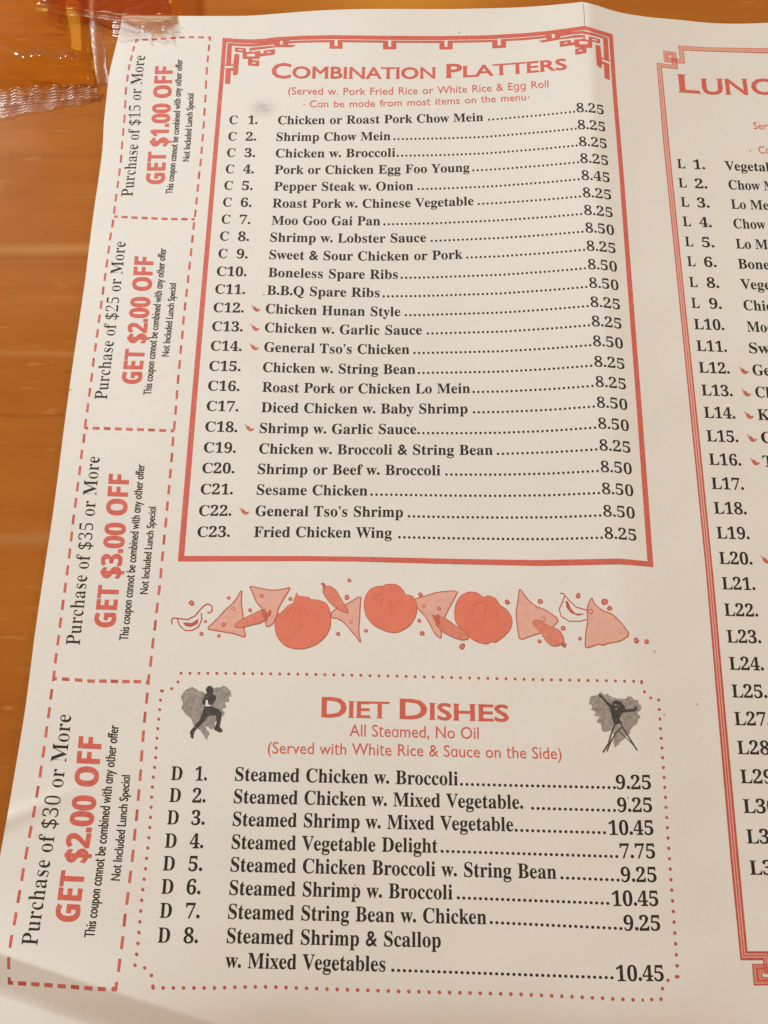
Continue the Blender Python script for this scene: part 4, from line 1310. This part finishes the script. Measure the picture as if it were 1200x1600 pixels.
# ------------------------------------------------------------------ sauce packets at the top left
def sheet_mesh(name, fn, nu, nv, mat, parent, smooth=True, label=None):
    """fn(s, t) -> picture plan x, y and height in mm above the table"""
    s, t = np.meshgrid(np.linspace(0, 1, nu), np.linspace(0, 1, nv))
    px, py, z = fn(s, t)
    X, Y = at_z(px, py, z / 1000.0)
    V = np.stack([X, Y, z / 1000.0], -1).reshape(-1, 3) - np.array(parent.location)
    idx = np.arange(nu * nv).reshape(nv, nu)
    F_ = np.stack([idx[:-1, :-1].ravel(), idx[1:, :-1].ravel(), idx[1:, 1:].ravel(), idx[:-1, 1:].ravel()], 1)
    me = bpy.data.meshes.new(name)
    me.from_pydata(V.tolist(), [], F_.tolist())
    me.update()
    me.polygons.foreach_set('use_smooth', np.full(len(me.polygons), smooth))
    me.materials.append(mat)
    return link_mesh(name, me, parent, label)

F_CLEAR = film_material('clear_film', (0.96, 0.92, 0.90), -0.025, 0.34, 0.03, (0.85, 0.75, 0.78), 900, 0.35)
F_SEAL = film_material('crimped_film', (0.95, 0.905, 0.905), -0.022, 0.26, 0.03, (0.72, 0.60, 0.62), 2400, 0.35)
F_AMBER = film_material('amber_sauce_film', (1.0, 0.86, 0.40), 0.0, 0.09, 0.0, (0.6, 0.3, 0.1), 260, 0.06)
F_RED = film_material('red_sauce_film', (0.95, 0.62, 0.45), 0.03, 0.08, 0.10, (0.45, 0.06, 0.02), 500, 0.3)

def hills(px, py, lst):
    h = 0
    for (x0, y0, x1, y1, wd, amp) in lst:
        dx, dy = x1 - x0, y1 - y0
        L2 = dx * dx + dy * dy
        t = np.clip(((px - x0) * dx + (py - y0) * dy) / L2, 0, 1)
        d = np.hypot(px - x0 - t * dx, py - y0 - t * dy)
        h = h + amp * np.exp(-(d / wd) ** 2)
    return h

def packets():
    # amber packet, lower left
    root = empty('sauce_packet', tuple(float(a) for a in (*at_z(20.0, 60.0), 0.0)),
                 'clear packet of amber sauce with crimped seal, lying on wood left of the menu', 'sauce packet')
    def body(s, t):
        xr = 118 + 34 * t ** 1.3
        px = -170 + (xr + 170) * s
        ytop = -150
        yb = 139 - 0.055 * px + 1.6 * np.sin(px / 5.1) + 1.0 * np.sin(px / 2.3)
        py = ytop + (yb - ytop) * t
        env = np.sin(np.clip((1 - s) * 2.0, 0, 1) * math.pi / 2) * np.sin(np.clip((1 - t) * 1.9, 0, 1) * math.pi / 2) ** 0.8 * np.sin(np.clip(t * 3, 0, 1) * math.pi / 2)
        lean = np.clip((px + 60) * 0.0105, 0, 1.7)
        drop = np.sin(np.clip((1 - s) * 6, 0, 1) * math.pi / 2)
        foot = np.sin(np.clip((1 - t) * 5.5, 0, 1) * math.pi / 2)
        h = 0.6 + (0.6 + lean) * drop * foot
        h = h + hills(px, py, [(38, 90, 62, 87, 8, 1.1), (62, 87, 84, 97, 8, 1.4), (104, 88, 118, 94, 8, 1.2), (118, 94, 133, 118, 8, 1.6), (84, 97, 104, 88, 6, 0.35),
                               (90, 100, 98, 130, 4, 0.25), (-20, 60, 30, 86, 12, 0.5)]) * drop * foot
        return px, py, h
    o = sheet_mesh('pouch', body, 170, 170, F_AMBER, root)
    def band(s, t):
        px = -170 + (152 + 170) * s
        y0 = 139 - 0.055 * px + 1.6 * np.sin(px / 5.1) + 1.0 * np.sin(px / 2.3)
        y1 = 163 - 0.075 * px + 1.3 * np.sin(px / 2.1) + 1.2 * np.sin(px / 11)
        py = y0 + (y1 - y0) * t
        z = 0.55 + 0.12 * np.sin(t * 34) + 0.25 * np.sin(px / 17.0) * t + 0.06 * np.sin(px / 4.3) + 0.7 * np.exp(-(t / 0.10) ** 2) * (0.7 + 0.5 * np.sin(px / 7.7) * np.sin(px / 3.1)) + hills(px, py, [(110, 128, 152, 131, 4, 0.6), (135, 120, 152, 140, 3, 0.5)])
        return px, py, z
    sheet_mesh('crimped_seal', band, 260, 26, F_SEAL, root)
    def band2(s, t):
        px = -170 + (157 + 170) * s
        y0 = 160 - 0.06 * px
        y1 = 186 - 0.19 * px + 1.1 * np.sin(px / 2.4) + 1.5 * np.sin(px / 9)
        py = y0 + (y1 - y0) * t
        z = 0.25 + 0.05 * np.sin(t * 30) + 0.06 * np.sin(px / 6.3)
        return px, py, z
    sheet_mesh('film_edge', band2, 240, 16, F_CLEAR, root)
    def side(s, t):
        x0 = 118 + 34 * t ** 1.3
        px = x0 + (26 - 8 * t) * s + 1.2 * np.sin(t * 40) * s
        py = -150 + (130 + 150) * t
        z = 0.40 + 0.10 * np.sin(s * 6 + t * 7) + 0.04 * np.sin(t * 55)
        return px, py, np.clip(z, 0.15, 9)
    sheet_mesh('side_seal', side, 20, 140, F_CLEAR, root)

    # second packet, its crimped end resting on the corner of the menu
    root = empty('sauce_packet', tuple(float(a) for a in (*at_z(165.0, -60.0), 0.0)),
                 'crinkled clear packet of red sauce, its end overlapping the top left menu corner', 'sauce packet')
    for o in COL.objects:
        if o.name.startswith('sauce_packet'):
            o['group'] = 'sauce packets beside the menu'
    def low(px):
        return 20 + 13 * np.clip((px - 57) / 110, 0, 1) + 4.5 * np.clip((px - 150) / 120, 0, 1)
    def rest(px, py, z):
        k = np.clip((px - 140) / 48, 0, 1)
        k = k * k * (3 - 2 * k)
        return z + (height(px, py) - 1.0) * k
    def body2(s, t):
        px = 60 + 208 * s
        yb = low(px) - 13 + 1.5 * np.sin(px / 7.0)
        py = -170 + (yb + 170) * t
        env = np.sin(np.clip(np.minimum(s, 1 - s) * 2.6, 0, 1) * math.pi / 2) * np.sin(np.clip((1 - t) * 3.0, 0, 1) * math.pi / 2) ** 0.8 * np.sin(np.clip(t * 4, 0, 1) * math.pi / 2)
        h = 1.6 + 4.0 * env + 0.35 * np.sin(px / 8.3 + py / 5.0) * np.sin(py / 6.1) * (1 - t * 0.3)
        h = h + hills(px, py, [(235, -8, 255, 6, 5, 0.8), (150, -14, 230, -4, 5, 0.6), (68, -10, 72, 8, 6, 1.0)])
        return px, py, rest(px, py, h)
    sheet_mesh('pouch', body2, 200, 150, F_RED, root)
    def seal2(s, t):
        px = 57 + 215 * s + 1.5 * np.sin(t * 9)
        y0 = low(px) - 15 + 1.5 * np.sin(px / 7.0)
        y1 = low(px) + 1.2 * np.sin(px / 13)
        py = y0 + (y1 - y0) * t
        z = 1.75 + 0.55 * np.sin(t * 9.5 + 0.5) * (1 - 0.3 * t) + 0.22 * np.sin(px / 5.3 + 2 * np.sin(px / 23)) + hills(px, py, [(62, 2, 74, 12, 4, 1.2), (228, 14, 268, 20, 4, 0.7)])
        return px, py, rest(px, py, np.clip(z, 0.9, 9))
    sheet_mesh('crimped_seal', seal2, 260, 40, F_SEAL, root)
    def flap(s, t):
        px = 176 + 96 * s + 0.8 * np.sin(t * 12)
        y0 = low(px) - 1
        y1 = 56.5 - 5.5 * s + 1.3 * np.sin(px / 2.2) + 0.8 * np.sin(px / 6.5)
        py = y0 + (y1 - y0) * t
        z = 1.7 + 0.22 * np.sin(px / 9.0) * t + 0.10 * np.sin(t * 18) + hills(px, py, [(226, 34, 224, 56, 1.8, 0.6), (256, 30, 258, 54, 2.0, 0.7), (240, 50, 262, 47, 1.5, 0.4)])
        return px, py, rest(px, py, z)
    sheet_mesh('torn_flap', flap, 150, 30, F_SEAL, root)
packets()
